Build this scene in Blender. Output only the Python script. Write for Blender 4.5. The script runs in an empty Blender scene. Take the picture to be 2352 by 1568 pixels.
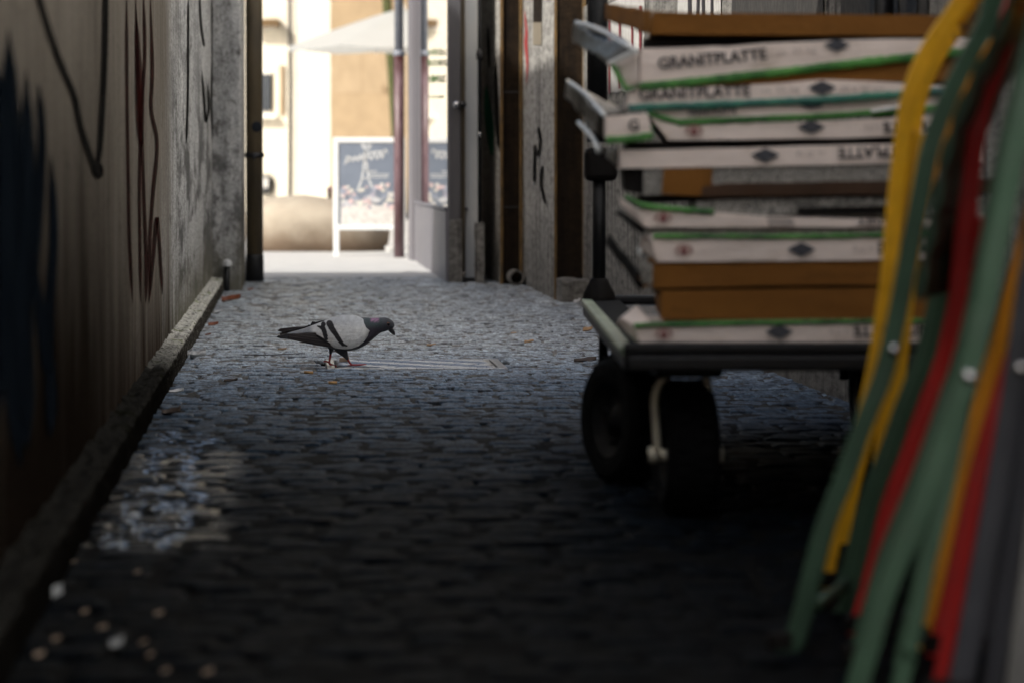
import bpy, bmesh, math, random
from mathutils import Vector, Matrix, noise as mnoise
random.seed(7)
R = math.radians
sc = bpy.context.scene
col = sc.collection

# ------------------------------------------------------------------ camera
H = 0.515
FPX = 8820.0                      # focal length in 2352-wide pixels = 135 mm on 36 mm
PSI = math.atan2(512, FPX); TH = math.atan2(384, math.hypot(FPX, 512))
FWD = Vector((math.sin(PSI)*math.cos(TH), math.cos(PSI)*math.cos(TH), -math.sin(TH)))
RGT = Vector((math.cos(PSI), -math.sin(PSI), 0))
UP = RGT.cross(FWD)
CAM = Vector((0, 0, H))
def ray(px, py):
    return FWD + RGT*((px-1176)/FPX) + UP*((784-py)/FPX)
def at(px, py, Y):                # photo pixel -> point on the vertical plane y = Y
    d = ray(px, py); return CAM + d*(Y/d.y)
def atx(px, py, X):               # -> point on the vertical plane x = X
    d = ray(px, py); return CAM + d*(X/d.x)
def atg(px, py, z=0.0):           # -> point on the ground
    d = ray(px, py); return CAM + d*((z-H)/d.z)
cd = bpy.data.cameras.new('camera'); cam = bpy.data.objects.new('camera', cd); col.objects.link(cam)
cd.sensor_width = 36; cd.lens = 135; cd.clip_start = 0.05; cd.clip_end = 2000
m = Matrix((RGT, UP, -FWD)).transposed().to_4x4(); m.translation = CAM
cam.matrix_world = m
cd.dof.use_dof = True; cd.dof.focus_distance = 10.32; cd.dof.aperture_fstop = 6.2
sc.camera = cam

# ------------------------------------------------------------------ object helpers
def tag(o, label=None, cat=None, group=None, kind=None):
    if label: o['label'] = label
    if cat: o['category'] = cat
    if group: o['group'] = group
    if kind: o['kind'] = kind
    return o
def thing(name, label, cat, loc=(0, 0, 0), group=None):
    o = bpy.data.objects.new(name, None); col.objects.link(o)
    o.empty_display_size = .05; o.location = loc
    return tag(o, label, cat, group)
class MB:
    def __init__(s): s.v = []; s.f = []; s.mi = []; s.cols = None
    def add(s, vs, fs, mi=0):
        b = len(s.v); s.v += [Vector(v) for v in vs]
        s.f += [tuple(i+b for i in f) for f in fs]; s.mi += [mi]*len(fs); return b
    def box(s, lo, hi, mi=0):
        x0, y0, z0 = lo; x1, y1, z1 = hi
        s.add([(x0,y0,z0),(x1,y0,z0),(x1,y1,z0),(x0,y1,z0),(x0,y0,z1),(x1,y0,z1),(x1,y1,z1),(x0,y1,z1)],
              [(0,3,2,1),(4,5,6,7),(0,1,5,4),(1,2,6,5),(2,3,7,6),(3,0,4,7)], mi)
    def quad(s, a, b, c, d, mi=0): s.add([a, b, c, d], [(0,1,2,3)], mi)
    def prism(s, pts, off, mi=0):   # polygon extruded by a vector
        n = len(pts); off = Vector(off)
        vs = [Vector(p) for p in pts]; vs += [p+off for p in vs]
        fs = [tuple(range(n)), tuple(range(2*n-1, n-1, -1))]
        fs += [(i, i+n, (i+1) % n+n, (i+1) % n) for i in range(n)]
        s.add(vs, fs, mi)
    def tube(s, pts, r, seg=10, mi=0, caps=True):
        pts = [Vector(p) for p in pts]; n = len(pts)
        rr = r if isinstance(r, (list, tuple)) else [r]*n
        b0 = len(s.v); ref = None
        for i, p in enumerate(pts):
            t = (pts[min(i+1, n-1)]-pts[max(i-1, 0)]).normalized()
            if ref is None:
                ref = Vector((0, 0, 1)) if abs(t.z) < .9 else Vector((1, 0, 0))
            u = (ref - t*ref.dot(t)).normalized(); w = t.cross(u); ref = u
            for k in range(seg):
                a = 2*math.pi*k/seg
                s.v.append(p + (u*math.cos(a)+w*math.sin(a))*rr[i])
        for i in range(n-1):
            for k in range(seg):
                k2 = (k+1) % seg
                s.f.append((b0+i*seg+k, b0+i*seg+k2, b0+(i+1)*seg+k2, b0+(i+1)*seg+k)); s.mi.append(mi)
        if caps:
            s.f.append(tuple(b0+k for k in range(seg-1, -1, -1))); s.mi.append(mi)
            s.f.append(tuple(b0+(n-1)*seg+k for k in range(seg))); s.mi.append(mi)
    def lathe(s, c, axis, prof, seg=32, mi=0):   # prof: (radius, along)
        axis = Vector(axis).normalized(); c = Vector(c)
        u = axis.orthogonal().normalized(); w = axis.cross(u); b0 = len(s.v); n = len(prof)
        for r, a in prof:
            for k in range(seg):
                t = 2*math.pi*k/seg
                s.v.append(c + axis*a + (u*math.cos(t)+w*math.sin(t))*max(r, 1e-5))
        for i in range(n-1):
            for k in range(seg):
                k2 = (k+1) % seg
                s.f.append((b0+i*seg+k, b0+i*seg+k2, b0+(i+1)*seg+k2, b0+(i+1)*seg+k)); s.mi.append(mi)
    def build(s, name, mat, parent=None, smooth=False, bevel=0, sub=0):
        me = bpy.data.meshes.new(name); me.from_pydata([tuple(v) for v in s.v], [], s.f)
        for mm in (mat if isinstance(mat, (list, tuple)) else [mat]): me.materials.append(mm)
        for p, i in zip(me.polygons, s.mi): p.material_index = i; p.use_smooth = smooth
        me.update()
        o = bpy.data.objects.new(name, me); col.objects.link(o)
        if parent:
            o.parent = parent; o.matrix_parent_inverse = Matrix.Translation(parent.location).inverted()
        if bevel:
            bv = o.modifiers.new('bevel', 'BEVEL'); bv.width = bevel; bv.segments = 2; bv.limit_method = 'ANGLE'
        if sub:
            sd = o.modifiers.new('sub', 'SUBSURF'); sd.levels = sub; sd.render_levels = sub
        bm = bmesh.new(); bm.from_mesh(me); bmesh.ops.recalc_face_normals(bm, faces=bm.faces); bm.to_mesh(me); bm.free()
        return o
def catmull(pts, n):
    pts = [tuple(p) for p in pts]; out = []; m_ = len(pts)-1
    for i in range(n):
        t = i/(n-1)*m_; k = min(int(t), m_-1); u = t-k
        p0 = pts[max(k-1, 0)]; p1 = pts[k]; p2 = pts[k+1]; p3 = pts[min(k+2, m_)]
        out.append(tuple(.5*((2*b)+(-a+c)*u+(2*a-5*b+4*c-d)*u*u+(-a+3*b-3*c+d)*u**3) for a, b, c, d in zip(p0, p1, p2, p3)))
    return out
def lerp_tab(tab, x):
    if x <= tab[0][0]: return tab[0][1]
    for (a, b), (c, d) in zip(tab, tab[1:]):
        if x <= c: return b+(d-b)*(x-a)/(c-a)
    return tab[-1][1]
def smooth(a, b, x):
    t = max(0, min(1, (x-a)/(b-a))); return t*t*(3-2*t)

# ------------------------------------------------------------------ materials
def srgb(r, g, b):
    f = lambda c: ((c/255+.055)/1.055)**2.4 if c/255 > .04045 else c/255/12.92
    return (f(r), f(g), f(b))
class NT:
    def __init__(s, name):
        s.m = bpy.data.materials.new(name); s.m.use_nodes = True; s.t = s.m.node_tree
        s.p = s.t.nodes['Principled BSDF']; s.out = s.t.nodes['Material Output']; s._geo = None; s._tc = None
    def n(s, typ, **kw):
        x = s.t.nodes.new(typ)
        for k, v in kw.items():
            if hasattr(x, k) and k not in x.inputs: setattr(x, k, v)
            else: x.inputs[k].default_value = v
        return x
    def l(s, a, b): s.t.links.new(a, b)
    def pos(s):
        if not s._geo: s._geo = s.n('ShaderNodeNewGeometry')
        return s._geo.outputs['Position']
    def obj(s):
        if not s._tc: s._tc = s.n('ShaderNodeTexCoord')
        return s._tc.outputs['Object']
    def mapped(s, vec, scale=(1, 1, 1), loc=(0, 0, 0)):
        x = s.n('ShaderNodeMapping'); x.inputs['Scale'].default_value = scale; x.inputs['Location'].default_value = loc
        s.l(vec, x.inputs['Vector']); return x.outputs[0]
    def noise(s, vec, scale, detail=4, rough=.6):
        x = s.n('ShaderNodeTexNoise'); x.inputs['Scale'].default_value = scale
        x.inputs['Detail'].default_value = detail; x.inputs['Roughness'].default_value = rough
        s.l(vec, x.inputs['Vector']); return x.outputs['Fac']
    def ramp(s, fac, stops):
        x = s.n('ShaderNodeValToRGB'); e = x.color_ramp.elements
        while len(e) < len(stops): e.new(.5)
        for k, (p, c) in zip(e, stops): k.position = p; k.color = (*c, 1) if len(c) == 3 else c
        s.l(fac, x.inputs['Fac']); return x.outputs['Color']
    def mix(s, fac, a, b, mode='MIX'):
        x = s.n('ShaderNodeMix', data_type='RGBA', blend_type=mode)
        for sock, val in ((x.inputs[0], fac), (x.inputs[6], a), (x.inputs[7], b)):
            if isinstance(val, (int, float)): sock.default_value = val
            elif isinstance(val, tuple): sock.default_value = (*val, 1)
            else: s.l(val, sock)
        return x.outputs[2]
    def math(s, op, a, b=0.0, c=None):
        x = s.n('ShaderNodeMath', operation=op)
        for i, val in enumerate((a, b) if c is None else (a, b, c)):
            if isinstance(val, (int, float)): x.inputs[i].default_value = val
            else: s.l(val, x.inputs[i])
        return x.outputs[0]
    def rng(s, v, a, b, c=0., d=1., typ='SMOOTHSTEP'):
        x = s.n('ShaderNodeMapRange', interpolation_type=typ)
        for k, q in zip(('From Min', 'From Max', 'To Min', 'To Max'), (a, b, c, d)): x.inputs[k].default_value = q
        s.l(v, x.inputs['Value']); return x.outputs[0]
    def sep(s, vec):
        x = s.n('ShaderNodeSeparateXYZ'); s.l(vec, x.inputs[0]); return x.outputs
    def bump(s, h, dist, strength=1., normal=None):
        x = s.n('ShaderNodeBump'); x.inputs['Distance'].default_value = dist; x.inputs['Strength'].default_value = strength
        s.l(h, x.inputs['Height'])
        if normal: s.l(normal, x.inputs['Normal'])
        return x.outputs[0]
    def set(s, **kw):
        for k, v in kw.items():
            k = k.replace('_', ' ')
            if isinstance(v, (int, float)): s.p.inputs[k].default_value = v
            elif isinstance(v, tuple): s.p.inputs[k].default_value = (*v, 1)
            else: s.l(v, s.p.inputs[k])
        return s.m
def simple(name, c1, c2=None, scale=20, rough=.6, bump=.0, bscale=120, metal=0, spec=.5, obj=False, stretch=(1, 1, 1), **kw):
    t = NT(name); v = t.mapped(t.obj() if obj else t.pos(), stretch); c2 = c2 or tuple(x*.7 for x in c1)
    cc = t.ramp(t.noise(v, scale, 5), [(.32, c1), (.68, c2)])
    t.set(Base_Color=cc, Metallic=metal, Specular_IOR_Level=spec)
    t.set(Roughness=t.rng(t.noise(v, scale*2.3, 3), .3, .7, max(.02, rough-.08), min(1, rough+.08)))
    if bump: t.set(Normal=t.bump(t.noise(v, bscale, 5), bump))
    t.set(**kw)
    return t.m

def mat_ground():
    t = NT('cobble_stone'); p = t.pos(); x, y, z = t.sep(p)
    big = t.noise(p, 3.2, 3); fine = t.noise(p, 160, 6, .75); mid = t.noise(p, 38, 4)
    at_ = t.n('ShaderNodeVertexColor', layer_name='tone'); tone, relief, _ = t.sep(at_.outputs['Color'])
    grain = t.noise(t.mapped(p, (1, .09, 1)), 150, 6, .8); grain2 = t.noise(t.mapped(p, (1, .16, 1)), 48, 5, .7)
    c = t.ramp(mid, [(.3, (.42, .49, .545)), (.5, (.59, .66, .71)), (.72, (.72, .78, .82))])
    c = t.mix(1., c, t.ramp(grain, [(.36, (.16, .16, .17)), (.5, (.85, .85, .85)), (.64, (1.38, 1.38, 1.38))]), 'MULTIPLY')
    c = t.mix(1., c, t.ramp(grain2, [(.36, (.42, .42, .44)), (.5, (.95, .95, .95)), (.7, (1.15, 1.15, 1.15))]), 'MULTIPLY')
    c = t.mix(1., c, t.ramp(relief, [(.22, (.10, .10, .105)), (.46, (.80, .80, .80)), (.75, (1.15, 1.15, 1.15))]), 'MULTIPLY')
    c = t.mix(1., c, t.ramp(tone, [(0, (.78, .78, .80)), (1, (1.12, 1.11, 1.1))]), 'MULTIPLY')
    # painted shade, with some damp, darkens the stone towards the near end
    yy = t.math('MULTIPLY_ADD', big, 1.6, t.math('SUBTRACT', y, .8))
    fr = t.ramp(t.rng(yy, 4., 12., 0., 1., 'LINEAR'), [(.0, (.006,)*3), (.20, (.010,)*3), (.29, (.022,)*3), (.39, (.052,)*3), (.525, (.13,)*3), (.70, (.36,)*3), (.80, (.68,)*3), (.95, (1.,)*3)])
    fac = t.sep(fr)[0]; near_shade = t.math('SUBTRACT', 1., fac)
    c = t.mix(1., c, fr, 'MULTIPLY'); c = t.mix(near_shade, c, t.mix(1., c, (.72, 1., 1.38), 'MULTIPLY'))
    c = t.mix(t.rng(z, -.012, -.004), t.mix(1., c, (.22, .21, .20), 'MULTIPLY'), c)
    # spilled water beside the left kerb
    wet = t.math('MULTIPLY', t.rng(x, -.055, -.14), t.math('MULTIPLY', t.rng(y, 5.15, 5.45), t.rng(y, 7.4, 7.0)))
    wet = t.math('MULTIPLY', wet, t.rng(t.noise(p, 9, 2), .40, .5)); wet = t.math('MULTIPLY', wet, near_shade)
    rough = t.math('MULTIPLY_ADD', near_shade, .22, t.rng(mid, .3, .7, .26, .44))
    rough = t.math('MULTIPLY_ADD', wet, -.44, rough); rough = t.math('MAXIMUM', rough, .07)
    b1 = t.bump(t.noise(p, 55, 5), .005, .9); b2 = t.bump(fine, .0024, 1., b1)
    return t.set(Base_Color=c, Roughness=rough, Normal=b2, Specular_IOR_Level=t.math('MULTIPLY_ADD', t.math('SUBTRACT', near_shade, t.math('MULTIPLY', wet, .10)), -.613, .62))
def mat_leftwall():
    t = NT('left_plaster'); p = t.pos(); x, y, z = t.sep(p)
    v = t.mapped(p, (1, 1, .35))
    n1 = t.noise(v, 2.2, 5); n2 = t.noise(t.mapped(p, (1, 1, .12)), 16, 5); n3 = t.noise(p, 210, 5, .7); n4 = t.noise(p, 45, 6, .7)
    tan = t.ramp(n1, [(.3, (.155, .135, .112)), (.6, (.25, .222, .187)), (.8, (.10, .09, .08))])
    grey = t.ramp(n2, [(.25, (.24, .24, .24)), (.5, (.52, .515, .505)), (.75, (.66, .64, .62))])
    grey = t.mix(t.rng(n4, .5, .68, 0, .75), grey, (.10, .095, .08))
    f = t.rng(t.math('MULTIPLY_ADD', n1, 2.6, y), 11.4, 13.2)
    c = t.mix(f, tan, grey)
    sp = t.ramp(t.noise(t.mapped(p, (1, .05, .55)), 170, 5, .75), [(.34, (.30,)*3), (.5, (.95,)*3), (.66, (1.6,)*3)])
    c = t.mix(t.math('MULTIPLY_ADD', f, .5, .12), c, t.mix(1., c, sp, 'MULTIPLY'))
    st1 = t.noise(t.mapped(p, (1, .13, .7)), 7, 6, .65); st2 = t.noise(t.mapped(p, (1, .10, .5)), 24, 6, .7)
    low = t.rng(z, 1.15, .5, .35, 1.)
    c = t.mix(t.math('MULTIPLY', t.math('MULTIPLY', t.rng(st1, .46, .60, 0, .85), low), f), c, (.10, .098, .095))
    c = t.mix(t.math('MULTIPLY', t.rng(st2, .56, .68, 0, .8), t.math('MULTIPLY_ADD', f, .6, .3)), c, (.045, .041, .038))
    c = t.mix(t.math('MULTIPLY', t.rng(t.noise(t.mapped(p, (1, .1, .6)), 13, 5), .60, .72, 0, .6), f), c, (.62, .60, .57))
    # soot, damp and moss climbing from the base, plus painted shade at the near end
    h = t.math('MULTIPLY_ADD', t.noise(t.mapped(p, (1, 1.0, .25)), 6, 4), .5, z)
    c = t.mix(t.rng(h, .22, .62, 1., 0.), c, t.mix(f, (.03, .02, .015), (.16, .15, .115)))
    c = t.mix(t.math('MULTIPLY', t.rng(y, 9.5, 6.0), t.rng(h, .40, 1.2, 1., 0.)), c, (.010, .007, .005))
    c = t.mix(t.rng(t.noise(t.mapped(p, (1, 1, .08)), 9, 4), .55, .72, 0, .35), c, (.06, .05, .044))
    c = t.mix(t.rng(n3, .62, .78, 0, .5), c, (.6, .58, .52))
    nb = t.bump(n3, .0025, .9, t.bump(n4, .008, .7, t.bump(n2, .006, .5)))
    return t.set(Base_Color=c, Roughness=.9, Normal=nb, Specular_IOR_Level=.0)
def mat_plaster(name, a, b, dark, streak=9, grime=.5):
    t = NT(name); p = t.pos(); x, y, z = t.sep(p)
    n1 = t.noise(t.mapped(p, (1, 1, .16)), streak, 5); n2 = t.noise(p, 60, 5, .7); n3 = t.noise(p, 6, 4)
    c = t.ramp(n1, [(.3, a), (.55, b), (.75, tuple(q*.6 for q in a))])
    c = t.mix(t.rng(n2, .55, .7, 0, .3), c, dark)
    c = t.mix(t.rng(t.noise(t.mapped(p, (1, .5, .05)), 26, 5), .50, .66, 0, .75), c, dark)
    c = t.mix(t.rng(t.math('MULTIPLY_ADD', n3, .5, z), .2, .75, grime, 0.), c, dark)
    sp = t.ramp(t.noise(t.mapped(p, (.2, .06, .35)), 120, 5, .75), [(.34, (.45,)*3), (.5, (1.,)*3), (.66, (1.35,)*3)])
    c = t.mix(1., c, sp, 'MULTIPLY')
    return t.set(Base_Color=c, Roughness=.85, Normal=t.bump(n2, .006, .8, t.bump(n1, .01, .4)), Specular_IOR_Level=.15)
def mat_blocks(name, c1, c2, mortar, sx, sz, swap=False):
    t = NT(name); p = t.pos(); x, y, z = t.sep(p)
    cb = t.n('ShaderNodeCombineXYZ'); t.l(t.math('ADD', x, y) if swap else x, cb.inputs[0]); t.l(z, cb.inputs[1])
    br = t.n('ShaderNodeTexBrick'); t.l(cb.outputs[0], br.inputs['Vector'])
    br.inputs['Scale'].default_value = 1; br.inputs['Brick Width'].default_value = sx; br.inputs['Row Height'].default_value = sz
    br.inputs['Mortar Size'].default_value = .008
    for k, q in (('Color1', c1), ('Color2', c2), ('Mortar', mortar)): br.inputs[k].default_value = (*q, 1)
    c = t.mix(t.rng(t.noise(p, 5, 5), .3, .7, 0, .35), br.outputs['Color'], tuple(q*.62 for q in c1))
    return t.set(Base_Color=c, Roughness=.9, Normal=t.bump(t.noise(p, 40, 5), .01, .6))
def mat_granite():
    t = NT('speckled_granite'); p = t.pos()
    n = t.noise(p, 330, 3, .6); n2 = t.noise(p, 700, 2)
    c = t.ramp(n, [(.38, (.05, .048, .045)), (.5, (.22, .21, .195)), (.62, (.5, .47, .43))])
    c = t.mix(t.rng(n2, .6, .7, 0, .8), c, (.05, .05, .05))
    return t.set(Base_Color=c, Roughness=.55)
def mat_vcol(name, rough=.6, bump=0., bscale=100, stretch=(1, 1, 1), spec=.4, **kw):
    t = NT(name); a = t.n('ShaderNodeVertexColor', layer_name='tone')
    v = t.mapped(t.pos(), stretch); n = t.noise(v, bscale, 4)
    c = t.mix(t.rng(n, .3, .7, 0, .22), a.outputs['Color'], t.mix(1., a.outputs['Color'], (.55, .55, .56), 'MULTIPLY'))
    t.set(Base_Color=c, Roughness=rough, Specular_IOR_Level=spec, **kw)
    if bump: t.set(Normal=t.bump(n, bump))
    return t.m

M = {}
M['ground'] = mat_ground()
M['leftwall'] = mat_leftwall()
t = NT('joint_sand'); p = t.pos(); x_, y_, z_ = t.sep(p)
c = t.ramp(t.noise(p, 130, 5, .7), [(.3, (.10, .095, .088)), (.7, (.24, .23, .215))])
c = t.mix(1., c, (1.6, 1.62, 1.66), 'MULTIPLY')
c = t.mix(1., c, t.ramp(t.rng(y_, 4., 12., 0., 1., 'LINEAR'), [(.0, (.006,)*3), (.20, (.010,)*3), (.29, (.022,)*3), (.39, (.052,)*3), (.525, (.13,)*3), (.70, (.36,)*3), (.80, (.68,)*3), (.95, (1.,)*3)]), 'MULTIPLY')  # same painted shade towards the near end as on the stones
c = t.mix(1., c, t.ramp(t.noise(t.mapped(p, (1, .12, 1)), 90, 5, .75), [(.36, (.35,)*3), (.55, (1.1,)*3)]), 'MULTIPLY')
c = t.mix(t.rng(z_, -.013, -.005), t.mix(1., c, (.10, .095, .09), 'MULTIPLY'), c)
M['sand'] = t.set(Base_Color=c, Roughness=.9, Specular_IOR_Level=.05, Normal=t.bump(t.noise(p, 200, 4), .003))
M['joint'] = simple('joint_earth', (.045, .041, .036), (.022, .02, .018), 60, .9, .004)
M['kerb'] = mat_plaster('mossy_kerb_stone', (.42, .40, .34), (.56, .54, .47), (.10, .095, .065), 30, .35)
t = NT('mossy_kerb'); p = t.pos(); x_, y_, z_ = t.sep(p)
c = t.ramp(t.noise(p, 26, 5), [(.3, (.36, .345, .30)), (.52, (.68, .66, .60)), (.75, (.46, .45, .39))])
c = t.mix(t.rng(t.noise(p, 70, 5, .7), .52, .64), c, (.05, .047, .036))
c = t.mix(t.rng(t.noise(p, 7, 3), .58, .68, 0, .8), c, (.16, .19, .06))
c = t.mix(t.rng(z_, .057, .046, 0, .96), c, t.ramp(t.noise(p, 95, 4, .8), [(.55, (.022, .019, .015)), (.68, (.30, .28, .25))]))  # front face painted darker than the lit top
c = t.mix(t.rng(t.math('MULTIPLY_ADD', t.noise(p, 3, 3), 1.5, y_), 12.4, 9.4, 0, .975), c, (.004, .0035, .003))  # shade of the near end painted into the kerb
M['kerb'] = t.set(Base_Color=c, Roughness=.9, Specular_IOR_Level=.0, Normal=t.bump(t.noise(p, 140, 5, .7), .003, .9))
M['pave'] = simple('sunlit_flagstone', (.52, .525, .52), (.43, .435, .435), 6, .8, .004, 60)
M['greyplaster'] = mat_plaster('grey_plaster', (.17, .165, .155), (.28, .27, .25), (.055, .05, .045))
M['paleplaster'] = mat_plaster('pale_grey_plaster', (.26, .25, .235), (.43, .415, .385), (.06, .053, .045))
M['shaded_stone'] = mat_plaster('shaded_brown_stone', (.012, .0075, .004), (.02, .012, .006), (.006, .004, .003), 4)  # brown stone, blackened to hold the shade of its unlit faces
M['ochre'] = simple('ochre_tone', (.17, .10, .032), (.07, .045, .02), 14, .9, .004)
M['downpipe_brown'] = simple('weathered_zinc', (.13, .095, .05), (.075, .058, .035), 12, .6, .002, 80, stretch=(1, 1, .3))
M['black_boot'] = simple('black_cast_iron', (.012, .012, .013), (.006, .006, .006), 30, .5, .002)
M['iron'] = simple('dark_iron', (.05, .05, .055), (.025, .025, .027), 40, .4, .001, metal=.6)
M['redpipe'] = simple('oxblood_pipe_paint', (.05, .014, .014), (.17, .11, .13), 11, .4, .002, stretch=(1, 1, .35))
M['bluepipe'] = simple('grey_blue_pipe_paint', (.16, .18, .23), (.22, .24, .28), 14, .45)
M['lavender'] = simple('lavender_grey_paint', (.16, .155, .178), (.14, .137, .152), 6, .5, stretch=(1, 1, .3))
M['greywood'] = simple('grey_weathered_wood', (.06, .06, .068), (.105, .10, .105), 10, .6, .003, stretch=(1, 1, .08))
M['steel'] = simple('polished_steel', (.55, .55, .56), (.4, .4, .42), 30, .25, metal=1.)
M['whiteframe'] = simple('white_aluminium', (.78, .81, .82), (.7, .73, .75), 10, .4)
M['cream'] = mat_blocks('cream_render', (.76, .71, .60), (.74, .68, .56), (.70, .64, .52), 4.0, 3.0, True)
M['peach'] = mat_blocks('peach_sandstone', (.46, .35, .225), (.49, .385, .265), (.41, .31, .20), 1.9, .78)
M['reflect_wall'] = simple('cool_white_reflector', (.80, .83, .86), (.74, .77, .80), 4, .8)
M['white_trim'] = simple('white_stucco', (.84, .81, .74), (.78, .74, .66), 4, .8)
M['darkglass'] = simple('dark_window_glass', (.10, .11, .13), (.07, .08, .09), 3, .08)
M['canvas'] = simple('white_canvas', (.80, .81, .80), (.76, .77, .76), 5, .85, .003, 60)
M['boulder'] = None
t = NT('bench_stone'); p = t.pos(); bx, by, bz = t.sep(p)
c = t.ramp(t.noise(p, 4, 5), [(.3, (.42, .375, .305)), (.7, (.33, .285, .225))])
c = t.mix(t.rng(t.math('MULTIPLY_ADD', t.noise(p, 9, 4), .12, bz), .08, .30, .9, 0), c, (.10, .062, .035))  # lower part browned to paint its shaded underside
M['boulder'] = t.set(Base_Color=c, Roughness=.8, Normal=t.bump(t.noise(p, 70, 5), .006))
M['moss'] = simple('mossy_bark', (.05, .065, .018), (.075, .08, .03), 12, .9, .02, 20)
M['leaf'] = simple('tree_leaf', (.07, .15, .035), (.11, .20, .06), 3, .6)
t = NT('brown_cardboard'); p = t.pos(); v = t.mapped(p, (.45, 1, 1))
c = t.ramp(t.noise(v, 9, 5), [(.3, (0.235, 0.1, 0.02)), (.7, (0.17, 0.07, 0.015))])
c = t.mix(t.rng(t.noise(t.mapped(p, (.5, 1, 1.4)), 17, 6, .7), .54, .70, 0, .6), c, (0.1, 0.045, 0.012))
c = t.mix(t.rng(t.noise(t.mapped(p, (.12, 1, 1)), 95, 4, .7), .58, .72, 0, .4), c, (0.1, 0.045, 0.012))
M['carton'] = t.set(Base_Color=c, Roughness=.85, Specular_IOR_Level=.2, Normal=t.bump(t.noise(p, 60, 5), .0025, .9))
t = NT('printed_white_cardboard'); p = t.pos(); v = t.mapped(p, (.45, 1, 1))
c = t.ramp(t.noise(v, 6, 5), [(.3, (0.86, 0.745, 0.69)), (.7, (0.77, 0.655, 0.6))])
c = t.mix(t.rng(t.noise(t.mapped(p, (.5, 1, 1.4)), 17, 6, .7), .54, .70, 0, .6), c, (0.5, 0.41, 0.34))
c = t.mix(t.rng(t.noise(t.mapped(p, (.12, 1, 1)), 95, 4, .7), .58, .72, 0, .4), c, (0.5, 0.41, 0.34))
M['white_carton'] = t.set(Base_Color=c, Roughness=.65, Normal=t.bump(t.noise(t.mapped(p, (.4, 1, 1)), 34, 4), .004, .9))
M['grey_carton'] = simple('grey_wrapped_cardboard', (.030, .026, .023), (.016, .014, .013), 14, .32, .005, 30, spec=.45)
M['green_print'] = simple('green_printed_edge', (.012, .085, .016), (.10, .33, .06), 22, .5, .0015, 60, stretch=(1, 1, .2))
M['teal_print'] = simple('teal_printed_edge', (.06, .26, .17), (.02, .09, .10), 14, .45, .0015, 60, stretch=(1, 1, .2))
M['ink'] = simple('dark_ink', (.02, .018, .022), (.035, .03, .035), 60, .6)
M['faint_ink'] = simple('faint_grey_ink', (.40, .345, .325), (.46, .40, .37), 60, .6)
M['slate_ink'] = simple('slate_ink', (.045, .047, .06), (.06, .062, .075), 60, .6)
M['red_ink'] = simple('red_ink', (.22, .02, .03), (.16, .02, .025), 60, .6)
M['pink_ink'] = simple('washed_red_ink', (.36, .20, .18), (.42, .27, .24), 60, .6)
M['film_highlight'] = simple('white_wrap_highlight', (.92, .93, .93), (.8, .82, .82), 22, .3, .004, 40, Coat_Weight=1.)
M['granite'] = mat_granite()
M['black_metal'] = simple('black_powder_coat', (.006, .006, .007), (.010, .010, .011), 30, .42, .0008, spec=.25)
M['rubber'] = simple('black_rubber', (.004, .004, .0045), (.007, .007, .007), 30, .85, .002, spec=.12)
M['rim'] = simple('dark_steel_rim', (.008, .008, .009), (.014, .014, .015), 30, .4, spec=.3)
M['zinc'] = simple('zinc_plated_steel', (.80, .74, .60), (.62, .57, .47), 40, .45, metal=.45)
M['palegreen'] = simple('pale_green_edge', (.36, .43, .30), (.10, .13, .09), 16, .4)
M['black_plastic'] = simple('black_plastic', (.005, .004, .004), (.008, .006, .005), 30, .7, spec=.15)
def paint(n, a):
    t = NT(n); p = t.pos(); c = t.ramp(t.noise(p, 14, 4), [(.3, a), (.7, tuple(x*.72 for x in a))])
    c = t.mix(t.rng(t.noise(p, 60, 6, .75), .62, .70, 0, .8), c, (.03, .026, .022))
    return t.set(Base_Color=c, Roughness=t.rng(t.noise(p, 30, 3), .3, .7, .35, .6), Specular_IOR_Level=.35, Normal=t.bump(t.noise(p, 70, 4), .001))
M['ch_green'] = paint('sage_green_paint', (.034, .082, .047))
M['ch_yellow'] = paint('yellow_paint', (.86, .46, .012))
M['ch_orange'] = paint('amber_paint', (.82, .33, .012))
M['ch_red'] = paint('red_paint', (.46, .007, .005))
M['ch_grey'] = paint('grey_paint', (.028, .030, .040))
def spray(name, c1, c2, op=.97):
    t = NT(name); p = t.pos(); a = t.sep(t.n('ShaderNodeVertexColor', layer_name='tone').outputs['Color'])[0]
    al = t.math('ADD', a, t.math('MULTIPLY_ADD', t.noise(p, 120, 4, .7), .9, -.45))
    return t.set(Base_Color=t.ramp(t.noise(p, 6, 3), [(.3, c1), (.7, c2)]), Roughness=1., Specular_IOR_Level=0., Alpha=t.rng(al, .12, .75, 0., op))
M['sticker_blue'] = simple('sticker_blue', (.0025, .0050, .0105), (.004, .0075, .016), 5, .8)
M['spray_blue'] = spray('blue_black_spray', (.0035, .0052, .0078), (.007, .010, .0145))
M['spray_black'] = spray('black_spray', (.008, .0075, .007), (.016, .015, .014))
M['spray_red'] = spray('dark_red_spray', (.030, .007, .006), (.018, .006, .006), .74)
M['spray_green'] = spray('green_spray', (.03, .22, .12), (.06, .27, .16))
M['spray_red2'] = spray('faded_red_spray', (.36, .05, .05), (.32, .08, .08))
M['poster_w'] = simple('torn_white_poster', (.60, .59, .56), (.42, .41, .39), 20, .8)
M['poster_d'] = simple('dark_poster', (.03, .028, .026), (.05, .045, .04), 14, .8)
M['leaf_red'] = simple('dry_red_leaf', (.27, .075, .025), (.16, .05, .02), 60, .6, .002)
M['leaf_tan'] = simple('dry_tan_leaf', (.50, .33, .19), (.36, .22, .11), 60, .7, .002)
M['leaf_dark'] = simple('dry_dark_leaf', (.07, .045, .032), (.04, .028, .02), 60, .7, .002)
M['petal'] = simple('pale_dry_petal', (.36, .27, .20), (.26, .19, .14), 60, .8)
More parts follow.
